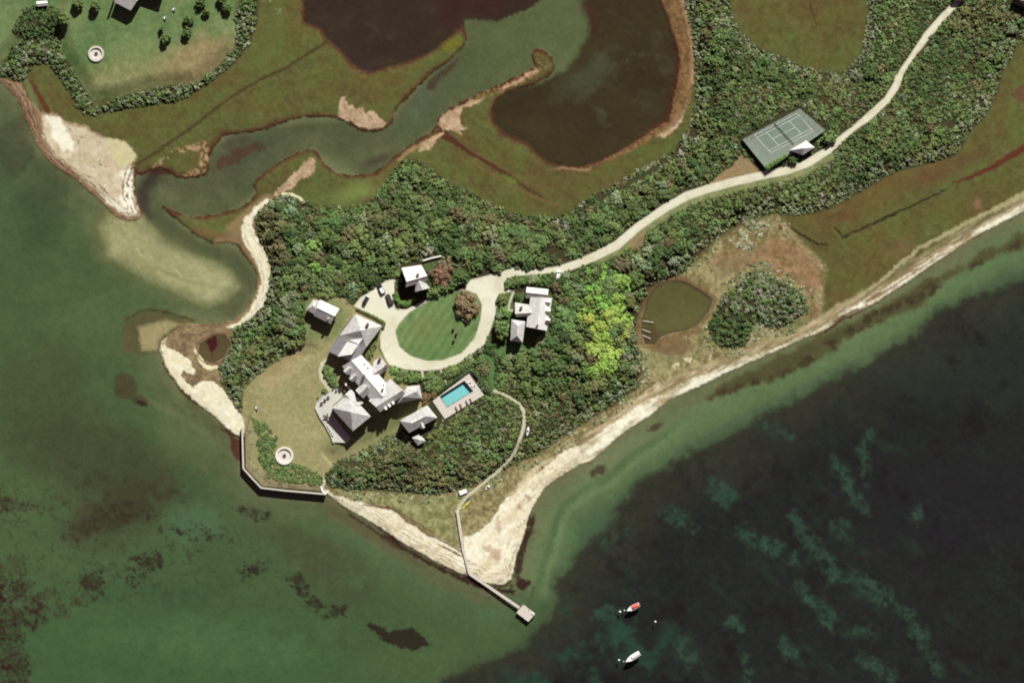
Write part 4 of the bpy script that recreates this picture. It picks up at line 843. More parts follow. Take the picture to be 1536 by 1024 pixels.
# ------------------------------------------------------------------ tennis court
T = thing('tennis_court', 'grey green tennis court with white lines among dense bushes', 'tennis court', P(1174.7, 197.3, 3.35))
L = T.location
bm = BM(); prism(bm, [(X(a)-L.x, Y(b)-L.y) for a, b in COURT], -0.8, 0.0)
obj('court_surface', bm, mat('court_paint', alb((140, 150, 132)), 0.9, 0.10, 0.35, 0.05), T)
O_ = Vector((1131.7, 203.5)); U = Vector((63.3, -32.5)); Vv = Vector((24.3, 26.0))
def cp(u, v, z=0.0):
    p = O_+U*u+Vv*v; return Vector((X(p.x)-L.x, Y(p.y)-L.y, z))
bm = BM(); prism(bm, [cp(*q)[:2] for q in ((0, 0), (1, 0), (1, 1), (0, 1))], -0.1, 0.02); obj('play_area', bm, mat('court_green', alb((128, 144, 124)), 0.9, 0.08, 0.5), T)
def line(bm, a, b, w_=0.16, z=0.024):
    p, q = cp(*a), cp(*b); d = q-p
    box(bm, ((p.x+q.x)/2, (p.y+q.y)/2, z), (d.length+w_, w_, 0.01), math.atan2(d.y, d.x))
bm = BM(); s1, s2 = 0.125, 0.875; k1 = 5.485/23.77
for i, (a, b) in enumerate([((0, 0), (1, 0)), ((0, 1), (1, 1)), ((0, 0), (0, 1)), ((1, 0), (1, 1)), ((0, s1), (1, s1)), ((0, s2), (1, s2)), ((k1, s1), (k1, s2)), ((1-k1, s1), (1-k1, s2)), ((k1, .5), (1-k1, .5))]):
    line(bm, a, b, 0.15, 0.024+i*0.003)
obj('court_lines', bm, M['trim'], T)
p, q = cp(.5, -0.09), cp(.5, 1.09); d = q-p
bm = BM()
for k in range(7): box(bm, ((p.x+q.x)/2, (p.y+q.y)/2, .12+k*.12), (d.length, 0.03, 0.04), math.atan2(d.y, d.x))
net = obj('net', bm, M['net'], T)
bm = BM(); box(bm, ((p.x+q.x)/2, (p.y+q.y)/2, .96), (d.length, 0.06, 0.07), math.atan2(d.y, d.x)); obj('net_tape', bm, M['net'], net)
for v in (p, q):
    bm = BM(); cyl(bm, (v.x, v.y, 0), (v.x, v.y, 1.1), 0.06); obj('net_post', bm, M['fence'], net)
F_ = thing('court_fence', 'dark wire fence with green windscreens around the tennis court', 'fence', P(1112.5, 209.7, 3.2)); L = F_.location
cc = [P(a, b, 3.2)-L for a, b in COURT]
bm = BM(); bmr = BM(); pk = 0
for a, b in zip(cc, cc[1:]+cc[:1]):
    n_ = max(2, int((b-a).length/3))
    for i in range(n_):
        c = a.lerp(b, i/n_); pb = BM(); cyl(pb, (c.x, c.y, 0), (c.x, c.y, 3.0), 0.045, n=6); obj('post', pb, M['fence'], F_)
    cyl(bmr, a+Vector((0, 0, 3)), b+Vector((0, 0, 3)), 0.035, n=6); cyl(bmr, a+Vector((0, 0, .3)), b+Vector((0, 0, .3)), 0.03, n=6)
    for i in range(int((b-a).length/0.6)):
        c = a.lerp(b, i/int((b-a).length/0.6)); cyl(bm, (c.x, c.y, 0.3), (c.x, c.y, 3.0), 0.012, n=4)
for k in range(4):
    if k < 2: continue
    a, b = cc[k], cc[(k+1) % 4]; d = b-a; wb = BM()
    box(wb, ((a.x+b.x)/2, (a.y+b.y)/2, 1.35), (d.length-.1, .02, 2.3), math.atan2(d.y, d.x)); obj('windscreen', wb, M['teal'], F_)
obj('rail', bmr, M['fence'], F_); obj('wire_mesh', bm, M['fence'], F_)

# ------------------------------------------------------------------ pool, deck, patio
o = None
def sheet(name, pts, z0, z1, m):
    bm = BM(); prism(bm, [(X(a), Y(b)) for a, b in pts], z0, z1)
    o = obj(name, bm, m); o['kind'] = 'structure'; return o
sheet('patio', PATIO, 2.0, 3.42, M['patio'])
bm = BM()                                   # pool deck as a ring round the basin
ring_o = [(649, 601), (703.4, 560), (726, 592), (667.5, 628)]; ring_i = POOLW
for k in range(4):
    a, b = ring_o[k], ring_o[(k+1) % 4]; c, d = ring_i[(k+1) % 4], ring_i[k]
    prism(bm, [(X(x_), Y(y_)) for x_, y_ in (a, b, c, d)], 2.2, 3.40)
bmesh.ops.remove_doubles(bm, verts=bm.verts[:], dist=0.001)
o = obj('pool_terrace', bm, M['deckstone']); o['kind'] = 'structure'
T = thing('swimming_pool', 'turquoise rectangular swimming pool set in pale paving', 'swimming pool', P(684, 590, 3.4)); L = T.location
pw = [P(a, b, 0) for a, b in POOLW]
bm = BM()
lo = [bm.verts.new((p.x-L.x, p.y-L.y, -1.7)) for p in pw]; hi = [bm.verts.new((p.x-L.x, p.y-L.y, 0.0)) for p in pw]
bm.faces.new(lo)
for k in range(4): bm.faces.new((lo[k], lo[(k+1) % 4], hi[(k+1) % 4], hi[k]))
obj('basin', bm, M['pool'], T)
bm = BM(); bm.faces.new([bm.verts.new((p.x-L.x, p.y-L.y, -0.18)) for p in pw]); obj('pool_water', bm, wm, T)
bm = BM()
for k in range(4):
    a, b = pw[k]-L, pw[(k+1) % 4]-L; d = b-a
    box(bm, ((a.x+b.x)/2, (a.y+b.y)/2, 0.03+0.004*k), (d.length+0.3, 0.35, 0.08), math.atan2(d.y, d.x))
obj('coping', bm, M['stone'], T)
wa = P(655, 600, 0)

def lounger(name, label, px, py, rz, m, group=None):
    T = thing(name, label, 'lounger', P(px, py, 3.4), rz, group)
    bm = BM(); box(bm, (0, 0, .3), (2.0, .75, .08), bev=.02); f = obj('frame', bm, M['teak'] if m != 'white' else M['white'], T)
    bm = BM(); box(bm, (.3, 0, .39), (1.4, .68, .1), bev=.03); obj('seat', bm, M[m], T)
    bm = BM(); box(bm, (-.62, 0, .58), (.75, .68, .1), ry=0.6, bev=.03); obj('backrest', bm, M[m], T)
    for sx in (-.85, .85):
        for sy in (-.3, .3):
            bm = BM(); box(bm, (sx, sy, .14), (.07, .07, .28)); obj('leg', bm, M['teak'], T)
for lx, ly in ((684.5, 612.5), (691, 608.5), (700, 603.5), (706, 600)):
    lounger('sun_lounger', 'dark cushioned lounger in the row along the south edge of the swimming pool', lx, ly, R(115), 'cushion', 'dark loungers beside the pool')
lounger('sun_lounger', 'white lounger at the east end of the swimming pool', 703.5, 573, R(200), 'white')
lounger('sun_lounger', 'second white lounger east of the pool, nearer the corner', 710, 578, R(200), 'white')

def table(label, px, py, z, r, m='darkwood'):
    T = thing('garden_table', label, 'table', P(px, py, z))
    bm = BM(); cyl(bm, (0, 0, .70), (0, 0, .76), r, n=24); obj('tabletop', bm, M[m], T)
    bm = BM(); cyl(bm, (0, 0, 0), (0, 0, .70), .08); cyl(bm, (0, 0, 0), (0, 0, .06), r*.5, n=16); obj('pedestal', bm, M[m], T)
def chair(label, px, py, z, rz, m='cushion', group=None, sc=1.0):
    T = thing('garden_chair', label, 'chair', P(px, py, z), rz, group); T.scale = (sc, sc, sc)
    bm = BM(); box(bm, (0, 0, .42), (.6, .6, .08), bev=.02); obj('seat', bm, M[m], T)
    bm = BM(); box(bm, (-.29, 0, .72), (.06, .6, .6), ry=-0.2, bev=.02); obj('backrest', bm, M[m], T)
    for sx in (-.25, .25):
        for sy in (-.25, .25):
            bm = BM(); box(bm, (sx, sy, .2), (.05, .05, .4)); obj('leg', bm, M['darkwood'], T)
table('round dark table on the pale patio southwest of the main house', 490, 625.5, 3.42, 1.0)
for k in range(5):
    a = k*2*math.pi/5; chair('dark chair set around the round patio table', 490+4.6*math.cos(a), 625.5+4.6*math.sin(a), 3.42, math.pi-a, 'cushion', 'chairs round the patio table')
for lx, ly in ((483, 605), (488, 600), (493, 596)):
    chair('dark armchair in the row along the curved northwest edge of the patio', lx, ly, 3.42, R(-45), 'cushion', 'armchairs on the curved patio edge', 1.9)
for lx, ly in ((500, 583), (505, 586)):
    chair('armchair on the north tip of the patio beside the house', lx, ly, 3.42, R(-45), 'cushion', 'armchairs at the north end of the patio', 1.5)
for lx, ly, lab in ((681, 492, 'northernmost of the three dark lawn chairs on the oval'), (685.5, 499, 'middle one of the three dark lawn chairs on the oval'), (681.5, 509, 'southernmost of the three dark lawn chairs on the oval')):
    chair(lab, lx, ly, zat(lx, ly)+.02, R(60), 'cushion', 'dark lawn chairs on the oval', 1.8)
for lx, ly, lab in ((385.5, 611.5, 'single white chair near the seaward edge of the dry lawn'), (248, 28, 'white chair on the green lawn nearest the lawn trees'), (261.5, 15, 'white chair on the green lawn closest to the top edge')):
    chair(lab, lx, ly, zat(lx, ly)+.02, R(200), 'white', None, 1.9)
def bench(label, px, py, rz, ln=2.6, m='white'):
    T = thing('garden_bench', label, 'bench', P(px, py, zat(px, py)+.02), rz)
    bm = BM(); box(bm, (0, 0, .45), (ln, .6, .08), bev=.02); obj('seat', bm, M[m], T)
    bm = BM(); box(bm, (0, .3, .8), (ln, .07, .6), bev=.02); obj('backrest', bm, M[m], T)
    for sx in (-ln/2+.1, ln/2-.1):
        bm = BM(); box(bm, (sx, 0, .22), (.1, .55, .44)); obj('leg', bm, M[m], T)
bench('long white bench under the brown tree on the oval', 697, 481.5, R(-28), 3.6)
bench('white bench at the west side of the brown tree on the oval', 687.5, 474.5, R(40), 2.0)
bench('white bench in the garden east of the rust coloured tree', 683, 398.5, R(-20), 3.0)
bench('pale bench at the west corner of the parking yard', 530.5, 442, R(40), 4.0)

# patio edging, garden and shore walls
def wallrun(name, label, pts, z0, z1, w_, m, cat='wall'):
    bm = BM(); pp = [Vector((X(a), Y(b))) for a, b in pts]
    nl = []
    for i, p in enumerate(pp):
        d = (pp[min(i+1, len(pp)-1)]-pp[max(i-1, 0)]).normalized(); nl.append(Vector((-d.y, d.x)))
    secs = [[(p+n_*w_/2).to_tuple()+(z1,), (p-n_*w_/2).to_tuple()+(z1,), (p-n_*w_/2).to_tuple()+(z0,), (p+n_*w_/2).to_tuple()+(z0,)] for p, n_ in zip(pp, nl)]
    loft(bm, secs); return tag(obj(name, bm, M[m]), label, cat)
wallrun('patio_wall', 'low stone wall along the seaward edge of the patio', [(486, 592), (476.5, 602), (473.5, 612), (480, 625.5), (487, 635.5), (497, 653.5), (500.5, 664)], 2.2, 3.85, 0.45, 'stone')
wallrun('garden_wall', 'short white garden wall north of the cottage', [(634.5, 391), (648, 387), (662, 384)], 2.2, 4.5, 0.7, 'trim')
tag(wallrun('seawall', '', [(363.8, 640), (364.5, 672), (365.4, 702), (378, 716), (392, 731), (430, 735.3), (486, 740.2)], -0.7, 3.0, 0.8, 'stone', 'seawall'), 'pale stone seawall holding up the western point of the lawn', 'seawall')
wallrun('stair_wall', 'short white retaining wall at the east end of the seawall', [(482, 729), (484, 735), (489, 741)], 0.2, 3.2, 1.0, 'trim')
def fencerun(label, pts, h=1.5):
    z = zat(*pts[0]); T = thing('garden_fence', label, 'fence', P(*pts[0], z)); L = T.location
    pp = [P(a, b, zat(a, b)) - L for a, b in pts]; br = BM()
    for a, b in zip(pp, pp[1:]):
        n_ = max(1, int((b-a).length/2.4))
        for i in range(n_+1):
            c = a.lerp(b, i/n_); bm = BM(); box(bm, (c.x, c.y, c.z+h/2-.2), (.12, .12, h+.4)); obj('post', bm, M['wood'], T)
        for zz in (.35, .75, h-.1):
            m_ = (a+b)/2; d = b-a; box(br, (m_.x, m_.y, m_.z+zz), (d.length, .06, .14), math.atan2(d.y, d.x))
    obj('rail', br, M['wood'], T)
fencerun('pale post and rail fence on the north and east sides of the pool terrace', [(690, 567), (706, 553.5), (716, 566), (729, 588)])
fencerun('pale rail fence along the shrubs south of the pool loungers', [(688, 622), (708, 612), (735, 597)], 1.2)
fencerun('white rail fence along the northwest wing of the main house', [(530, 473), (517, 489), (503, 511), (492, 527)], 1.1)
fencerun('rail fence at the north side of the parking yard', [(521, 453), (531, 447), (541, 441)], 1.3)

# fire pits
def firepit(label, px, py, rr, rz):
    z = zat(px, py)+.05
    T = thing('fire_pit', label, 'fire pit', P(px, py, z), rz)
    bm = BM(); cyl(bm, (0, 0, -.5), (0, 0, .04), rr-.1, n=48); obj('paving', bm, mat('pit_paving', (.60, .58, .50), .9, .08, 1.5), T)
    bm = BM(); n_ = 48
    secs = []
    for k in range(n_):
        a = 2*math.pi*k/n_; c, s = math.cos(a), math.sin(a)
        secs.append([((rr-.95)*c, (rr-.95)*s, -.3), ((rr-.95)*c, (rr-.95)*s, .85), (rr*c, rr*s, .85), (rr*c, rr*s, -.3)])
    secs.append(secs[0]); loft(bm, secs, cap=False); bmesh.ops.remove_doubles(bm, verts=bm.verts[:], dist=.001)
    obj('seat_wall', bm, M['stone'] if rr < 4 else mat('white_seat_wall', (.68, .66, .58), .85, .07, 1.5), T)
    bm = BM()
    prof = [(.55, 0), (.7, .35), (.85, .45), (.7, .45), (.5, .2)]
    secs = [[(r*math.cos(2*math.pi*k/20), r*math.sin(2*math.pi*k/20), h) for k in range(20)] for r, h in prof]; loft(bm, secs)
    obj('fire_bowl', bm, M['darkwood'], T)
firepit('round white fire pit with seat wall at the seaward end of the dry lawn', 427, 683, 4.3, 0)
firepit('smaller round stone fire pit on the green lawn of the upper left corner', 145, 81.5, 3.8, 1)

# ------------------------------------------------------------------ dock
T = thing('pier', 'long bleached wooden pier from the beach to a square platform', 'pier', P(704.5, 861, 0)); L = T.location
pa = [P(686, 765, 1.6)-L, P(694.5, 822, 1.35)-L, P(704.5, 860, 1.3)-L, P(779, 910.5, 1.3)-L]
bm = BM()
for i in range(3):
    a, b = pa[i], pa[i+1]; d = b-a; n_ = int(d.length/.42); ang = math.atan2(d.y, d.x)
    for k in range(n_):
        c = a.lerp(b, (k+.5)/n_); box(bm, c, (.38, 1.35, .06), ang)
deck = obj('deck', bm, M['wood'], T)
bm = BM()
for i in range(3):
    a, b = pa[i], pa[i+1]; d = (b-a); ang = math.atan2(d.y, d.x); nx_ = Vector((-d.y, d.x, 0)).normalized()
    for s_ in (-.5, .5): m_ = (a+b)/2+nx_*s_; box(bm, (m_.x, m_.y, m_.z-.17), (d.length, .12, .25), ang)
obj('stringer', bm, M['darkwood'], T)
for i in range(3):
    a, b = pa[i], pa[i+1]; d = b-a; n_ = max(2, int(d.length/3.2)); nx_ = Vector((-d.y, d.x, 0)).normalized()
    for k in range(n_):
        for s_ in (-.75, .75):
            c = a.lerp(b, (k+.5)/n_)+nx_*s_; bm = BM(); cyl(bm, (c.x, c.y, -2.2), (c.x, c.y, c.z+.25), .11, n=8); obj('pile', bm, M['darkwood'], T)
plat = [P(a, b, 0)-L for a, b in ((785, 905.5), (803, 919.5), (792.5, 931.5), (774.5, 918))]
bm = BM(); u = (plat[1]-plat[0]); v = (plat[3]-plat[0]); n_ = 18
for k in range(n_):
    c0 = plat[0]+v*(k+.04)/n_; c1 = plat[0]+v*(k+.96)/n_
    prism(bm, [tuple(p_)[:2] for p_ in (c0, c0+u, c1+u, c1)], 1.22, 1.30)
obj('platform', bm, M['wood'], T)
for a in (0.03, .5, .97):
    for b in (.03, .97):
        c = plat[0]+u*a+v*b; bm = BM(); cyl(bm, (c.x, c.y, -3), (c.x, c.y, 1.9), .14, n=8); obj('pile', bm, M['darkwood'], T)
bm = BM(); c = plat[0]+u*.9+v*.15
box(bm, (c.x, c.y, 1.5), (1.6, .5, .4), math.atan2(u.y, u.x)); obj('bench_box', bm, M['trim'], T)

for (x0, y0, x1, y1, lab) in ((964, 481, 980.5, 483.5, 'northernmost of the three grey timber jetties in the small brown pond'), (963, 494, 976, 498.5, 'middle one of the three grey timber jetties in the small brown pond'), (963.5, 502.5, 976, 508, 'southernmost of the three grey timber jetties in the small brown pond')):
    T = thing('pond_jetty', lab, 'jetty', P(x0, y0, 0), 0, 'timber jetties in the small pond')
    d = P(x1, y1)-P(x0, y0); ang = math.atan2(d.y, d.x); bm = BM(); n_ = int(d.length/.3)
    for k in range(n_): c = d*(k+.5)/n_; box(bm, (c.x, c.y, .45), (.26, .4, .05), ang)
    obj('deck', bm, M['wood'], T)
    for k in range(4):
        c = d*(.05+.3*k); bm = BM(); cyl(bm, (c.x, c.y, -.8), (c.x, c.y, .7), .09, n=8); obj('pile', bm, M['darkwood'], T)

# ------------------------------------------------------------------ boats
def hull_secs(Ln, bw, h, stern=0.8, n=14, inset=0.0, z0=-0.25):
    secs = []
    for i in range(n+1):
        t = i/n; x = Ln*(t-.5)
        wd = bw/2*(stern+(1-stern)*math.sin(min(1, t/.45)*math.pi/2))*(1-max(0, (t-.45)/.55)**2.2)
        wd = max(wd-inset, 0.02); sh = h+0.25*t**2
        secs.append([(x, -wd, sh), (x, -wd*.82, z0*.3), (x, 0, z0-.05*(1-t)), (x, wd*.82, z0*.3), (x, wd, sh)])
    return secs
def motorboat(name, label, px, py, rz, Ln, bw, top_m, cover):
    T = thing(name, label, 'boat', P(px, py, 0), rz)
    bm = BM(); loft(bm, hull_secs(Ln, bw, .75)); obj('hull', bm, M['white'], T, True)
    # gunwale rim and deck
    bm = BM(); sc_ = hull_secs(Ln, bw, .78)
    for a, b in zip(sc_, sc_[1:]):
        for k in (0, 4): cyl(bm, a[k], b[k], .05, n=6)
    obj('rub_rail', bm, M['white'], T)
    bm = BM(); n_ = 14; st = hull_secs(Ln, bw, .79, inset=.1)
    rows = [(Vector(s[0]), Vector(s[4])) for s in st[8:]]
    vs = [(bm.verts.new(a), bm.verts.new((0+a.x, 0, a.z+.07)), bm.verts.new(b)) for a, b in rows]
    for a, b in zip(vs, vs[1:]):
        bm.faces.new((a[0], b[0], b[1], a[1])); bm.faces.new((a[1], b[1], b[2], a[2]))
    obj('foredeck', bm, M[top_m], T)
    bm = BM(); box(bm, (-Ln*.2, 0, .42), (Ln*.46, bw*.72, .06)); ck = obj('cockpit_floor', bm, M['stone'], T)
    bm = BM(); box(bm, (Ln*.02, 0, .85), (.5, bw*.42, .7), bev=.06); obj('console', bm, M['white'], T)
    bm = BM(); box(bm, (Ln*.06, 0, 1.3), (.06, bw*.44, .36), ry=-.4); obj('windscreen', bm, M['glass'], T)
    bm = BM(); box(bm, (-Ln*.13, 0, .75), (.5, bw*.5, .5), bev=.05); box(bm, (-Ln*.38, 0, .7), (.45, bw*.6, .42), bev=.05); obj('seat', bm, M['white'], T)
    bm = BM(); box(bm, (-Ln*.5-.2, 0, .85), (.45, .38, .6), bev=.09); box(bm, (-Ln*.5-.2, 0, .2), (.18, .16, 1.0)); obj('outboard_motor', bm, M['carblack'], T)
    if cover:
        bm = BM(); secs = []
        for i in range(7):
            t = i/6; x = -Ln*.46+Ln*.56*t; wd = bw*.44
            secs.append([(x, -wd, .86), (x, -wd*.6, 1.0+.3*math.sin(t*2.6)), (x, 0, 1.12+.4*math.sin(t*2.6)), (x, wd*.6, 1.0+.3*math.sin(t*2.6)), (x, wd, .86)])
        loft(bm, secs); obj('boat_cover', bm, M['red'], T)
motorboat('motorboat', 'moored white boat with a red canvas cover, the upper of the two on dark water', 949.5, 910.5, R(208), 6.8, 2.4, 'white', True)
motorboat('motorboat', 'moored all white boat, the lower of the two on dark water', 949, 985, R(213), 8.0, 2.7, 'white', False)
def buoy(label, px, py, r):
    T = thing('mooring_buoy', label, 'buoy', P(px, py, 0), 0, 'white mooring buoys')
    bm = BM(); ball(bm, (0, 0, .1), r, .85, 16); obj('float', bm, M['white'], T, True)
    bm = BM(); cyl(bm, (0, 0, r*.8), (0, 0, r*.8+.3), .05); ball(bm, (0, 0, r*.8+.35), .09); obj('mooring_eye', bm, M['chrome'], T)
buoy('white mooring buoy off the bow of the red covered boat', 930, 917, .55)
buoy('small white float between the red covered boat and its buoy', 936.5, 915, .35)
buoy('white mooring buoy off the bow of the all white boat', 928.5, 989.5, .5)
buoy('small white float touching the bow of the all white boat', 935.5, 991.5, .3)
buoy('single white buoy east of the two moored boats', 983, 932, .5)

def kayak(name, label, cat, px, py, rz, Ln, bw, m, dz=.05):
    T = thing(name, label, cat, P(px, py, zat(px, py)+dz), rz)
    bm = BM(); secs = []
    for i in range(15):
        t = i/14; x = Ln*(t-.5); wd = bw/2*math.sin(math.pi*min(max(t, .02), .98))**.7; up_ = .12*abs(2*t-1)**3
        secs.append([(x, -wd, .26+up_), (x, -wd*.7, .06+up_), (x, 0, .0+up_), (x, wd*.7, .06+up_), (x, wd, .26+up_), (x, 0, .36+up_)])
    loft(bm, secs); obj('hull', bm, M[m], T, True)
    bm = BM(); cyl(bm, (0, 0, .33), (0, 0, .40), bw*.3, n=14); obj('cockpit', bm, M['black'], T)
kayak('kayak', 'yellow kayak lying on the grass at the landward end of the pier', 'kayak', 699, 757.5, R(42), 5.6, .95, 'yellow')
kayak('kayak', 'orange red kayak at the thicket edge beside the beach path', 'kayak', 716, 725.5, R(36), 4.4, .9, 'orange')
kayak('kayak', 'dull green kayak on the beach path above the yellow one', 'kayak', 701.5, 748, R(45), 4.2, .9, 'teal')
kayak('dinghy', 'white dinghy resting beside the curving path through the thicket', 'dinghy', 791.5, 646.5, R(80), 4.6, 1.7, 'white')
kayak('dinghy', 'upturned white dinghy on the grass east of the beach path', 'dinghy', 731.5, 731, R(50), 3.0, 1.9, 'white')
T = thing('boat_locker', 'white storage locker at the thicket edge near the pier head', 'locker', P(694.7, 737.3, zat(694.7, 737.3)), R(22))
bm = BM(); box(bm, (0, 0, .45), (3.6, 1.9, .9), bev=.04); obj('body', bm, M['trim'], T)
bm = BM(); box(bm, (0, 0, .96), (3.8, 2.1, .12), bev=.03); lid = obj('lid', bm, M['white'], T)
bm = BM(); box(bm, (0, -1.08, .9), (.4, .08, .08)); obj('handle', bm, M['chrome'], lid)

# ------------------------------------------------------------------ vehicles
def car(name, label, px, py, rz, paint, Ln=4.8, wd=1.9, top='same', cat='car', van=False):
    T = thing(name, label, cat, P(px, py, zat(px, py)+.03), rz)
    bm = BM()
    prof = [(-Ln/2, .45, .80), (-Ln/2+.15, .3, .98), (-Ln*.3, .28, 1.02), (Ln*.16, .28, 1.02), (Ln*.42, .3, .88), (Ln/2-.05, .35, .72), (Ln/2, .45, .6)]
    secs = []
    for x, lo_, hi_ in prof:
        e = .86 if abs(x) > Ln*.45 else 1.0
        secs.append([(x, -wd/2*e*.94, lo_), (x, -wd/2*e, (lo_+hi_)/2), (x, -wd/2*e*.92, hi_), (x, wd/2*e*.92, hi_), (x, wd/2*e, (lo_+hi_)/2), (x, wd/2*e*.94, lo_)])
    loft(bm, secs); body = obj('body', bm, M[paint], T)
    x0, x1, h = (-Ln*.48, Ln*.30, 1.9) if van else (-Ln*.44, Ln*.2, 1.68)
    bm = BM(); loft(bm, [[(x0, -wd*.44, .98), (x0, wd*.44, .98), (x1, wd*.44, .98), (x1, -wd*.44, .98)], [(x0+.2, -wd*.37, h-.08), (x0+.2, wd*.37, h-.08), (x1-.65, wd*.37, h-.08), (x1-.65, -wd*.37, h-.08)]])
    obj('windows', bm, M['glass'], T)
    bm = BM(); box(bm, ((x0+x1)/2-.22, 0, h-.03), (x1-x0-.8, wd*.77, .1), bev=.04); obj('car_roof', bm, M[paint if top == 'same' else top], T)
    for sx in (-Ln*.3, Ln*.31):
        for sy in (-wd/2+.05, wd/2-.05):
            bm = BM(); cyl(bm, (sx, sy-.11, .34), (sx, sy+.11, .34), .34, n=16); w1 = obj('wheel', bm, M['black'], T)
            bm = BM(); cyl(bm, (sx, sy-.12, .34), (sx, sy+.12, .34), .19, n=12); obj('rim', bm, M['chrome'], w1)
    for sy in (-wd*.34, wd*.34):
        bm = BM(); box(bm, (Ln/2-.06, sy, .68), (.12, .34, .14), bev=.03); obj('headlight', bm, M['lamp'], T)
    return T
car('parked_car', 'black car with a white roof at the north edge of the parking yard', 572, 433.5, R(120), 'carblack', 5.4, 2.2, 'white')
car('parked_car', 'dark brown estate car parked beside the crescent hedge', 584.3, 449.5, R(114), 'cargrey', 5.6, 2.2)
car('parked_car', 'black car with pale bonnet parked at the west side of the yard', 549, 450.5, R(62), 'carblack', 4.6, 2.0)
car('white_van', 'small white van on the verge of the shell road north of the guest house', 837.5, 412.5, R(86), 'white', 4.4, 2.2, 'same', 'van', True)
def bicycle(px, py, rz):
    T = thing('bicycle', 'bicycle standing on the shell drive beside the dark brown car', 'bicycle', P(px, py, zat(px, py)+.03), rz, 'bicycles beside the brown car')
    for sx in (-.52, .52):
        bm = BM(); n_ = 20
        pt = [(sx+.34*math.cos(2*math.pi*k/n_), 0, .34+.34*math.sin(2*math.pi*k/n_)) for k in range(n_)]
        for a, b in zip(pt, pt[1:]+pt[:1]): cyl(bm, a, b, .03, n=5)
        for k in range(0, n_, 4): cyl(bm, (sx, 0, .34), pt[k], .008, n=4)
        obj('wheel', bm, M['black'], T)
    bm = BM()
    for a, b in (((-.52, 0, .34), (-.15, 0, .85)), ((-.52, 0, .34), (0, 0, .32)), ((0, 0, .32), (-.18, 0, .95)), ((0, 0, .32), (.38, 0, .8)), ((-.15, 0, .82), (.36, 0, .88)), ((.52, 0, .34), (.34, 0, 1.0))): cyl(bm, a, b, .03, n=6)
    obj('frame', bm, M['chrome'], T)
    bm = BM(); box(bm, (-.2, 0, .98), (.28, .16, .06), bev=.02); obj('saddle', bm, M['black'], T)
    bm = BM(); cyl(bm, (.34, -.3, 1.03), (.34, .3, 1.03), .025, n=6); obj('handlebar', bm, M['black'], T)
for k, (bx, by) in enumerate(((591, 456.5), (594.5, 459.5), (598, 461.5))): bicycle(bx, by, R(75+k*12))
# ------------------------------------------------------------------ vegetation
rg = np.random.default_rng(11)
LG = 1.85                       # leaf albedo against picture colour (leaves tilt and shade each other)
leaf_att = attr_mat('leaves_mixed', 0.9, 0.22, 0.0, fine=4.0, rough=0.75, spec=0.15)
leaf_obj = attr_mat('leaves', 1.2, 0.34, 0.0, fine=4.0, rough=0.75, spec=0.15, objcol=True)
def crown(nq, lobes, size, flat=0.9, rnd=None):
    """unit crown (radius about 1, resting on z=0): leaf clumps over a cluster of lobes, plus a lumpy inside"""
    g = rnd
    L_ = [(g.uniform(-.1, .1), g.uniform(-.1, .1), .42*flat, .52)]
    for k in range(lobes):
        a = 2*math.pi*(k+g.random()*.9)/lobes; d = g.uniform(.5, .82)
        L_.append((d*math.cos(a), d*math.sin(a), g.uniform(.22, .55)*flat, g.uniform(.2, .36)))
    for k in range(lobes):
        a = g.uniform(0, 6.28); d = g.uniform(.05, .55); L_.append((d*math.cos(a), d*math.sin(a), g.uniform(.5, .82)*flat, g.uniform(.17, .3)))
    L_ = np.array(L_)
    wts = L_[:, 3]**2; pick = g.choice(len(L_), nq, p=wts/wts.sum())
    dv = g.normal(size=(nq, 3)); dv[:, 2] = np.abs(dv[:, 2])*1.1-.25; dv /= np.linalg.norm(dv, axis=1)[:, None]
    c = L_[pick, :3]+dv*L_[pick, 3:4]*g.uniform(.82, 1.06, (nq, 1))
    c[:, 2] = np.maximum(c[:, 2], .04)
    nn = dv+g.normal(size=(nq, 3))*.45; nn[:, 2] = np.abs(nn[:, 2])+.1; nn /= np.linalg.norm(nn, axis=1)[:, None]
    t = np.cross(nn, g.normal(size=(nq, 3))); t /= np.linalg.norm(t, axis=1)[:, None]; b = np.cross(nn, t)
    s = size*g.uniform(.6, 1.3, (nq, 1)); s2 = s*g.uniform(.6, 1.0, (nq, 1))
    V = np.stack([c-t*s-b*s2*.4, c+t*s*.3-b*s2, c+t*s+b*s2*.4, c-t*s*.3+b*s2], 1).reshape(-1, 3)
    F = np.arange(nq*4).reshape(-1, 4)
    # inside
    vs = []; fs = []; base = len(V)
    for (x, y, z, r) in L_:
        r = r*.84; n_ = 7; o_ = base+len(vs)
        for rr, zz in ((1.0, -.5), (.95, .1), (.62, .72)):
            for k in range(n_):
                a = 2*math.pi*k/n_; j = g.uniform(.88, 1.1); vs.append((x+r*rr*j*math.cos(a), y+r*rr*j*math.sin(a), max(0, z+r*zz)))
        vs.append((x, y, z+r*.95)); vs.append((x, y, z+r*.95)); 
        for lv in (0, 1):
            for k in range(n_): fs.append((o_+lv*n_+k, o_+lv*n_+(k+1) % n_, o_+(lv+1)*n_+(k+1) % n_, o_+(lv+1)*n_+k))
        for k in range(n_): fs.append((o_+2*n_+k, o_+2*n_+(k+1) % n_, o_+3*n_, o_+3*n_+1))
    return np.concatenate([V, np.array(vs)]), np.concatenate([F, np.array(fs)])
def clean_tri(F): return F
small_t = [crown(46, 4, .24, .8, rg) for _ in range(10)]
mid_t = [crown(120, 6, .17, .8, rg) for _ in range(8)]
big_t = [crown(440, 10, .105, .8, rg) for _ in range(7)]

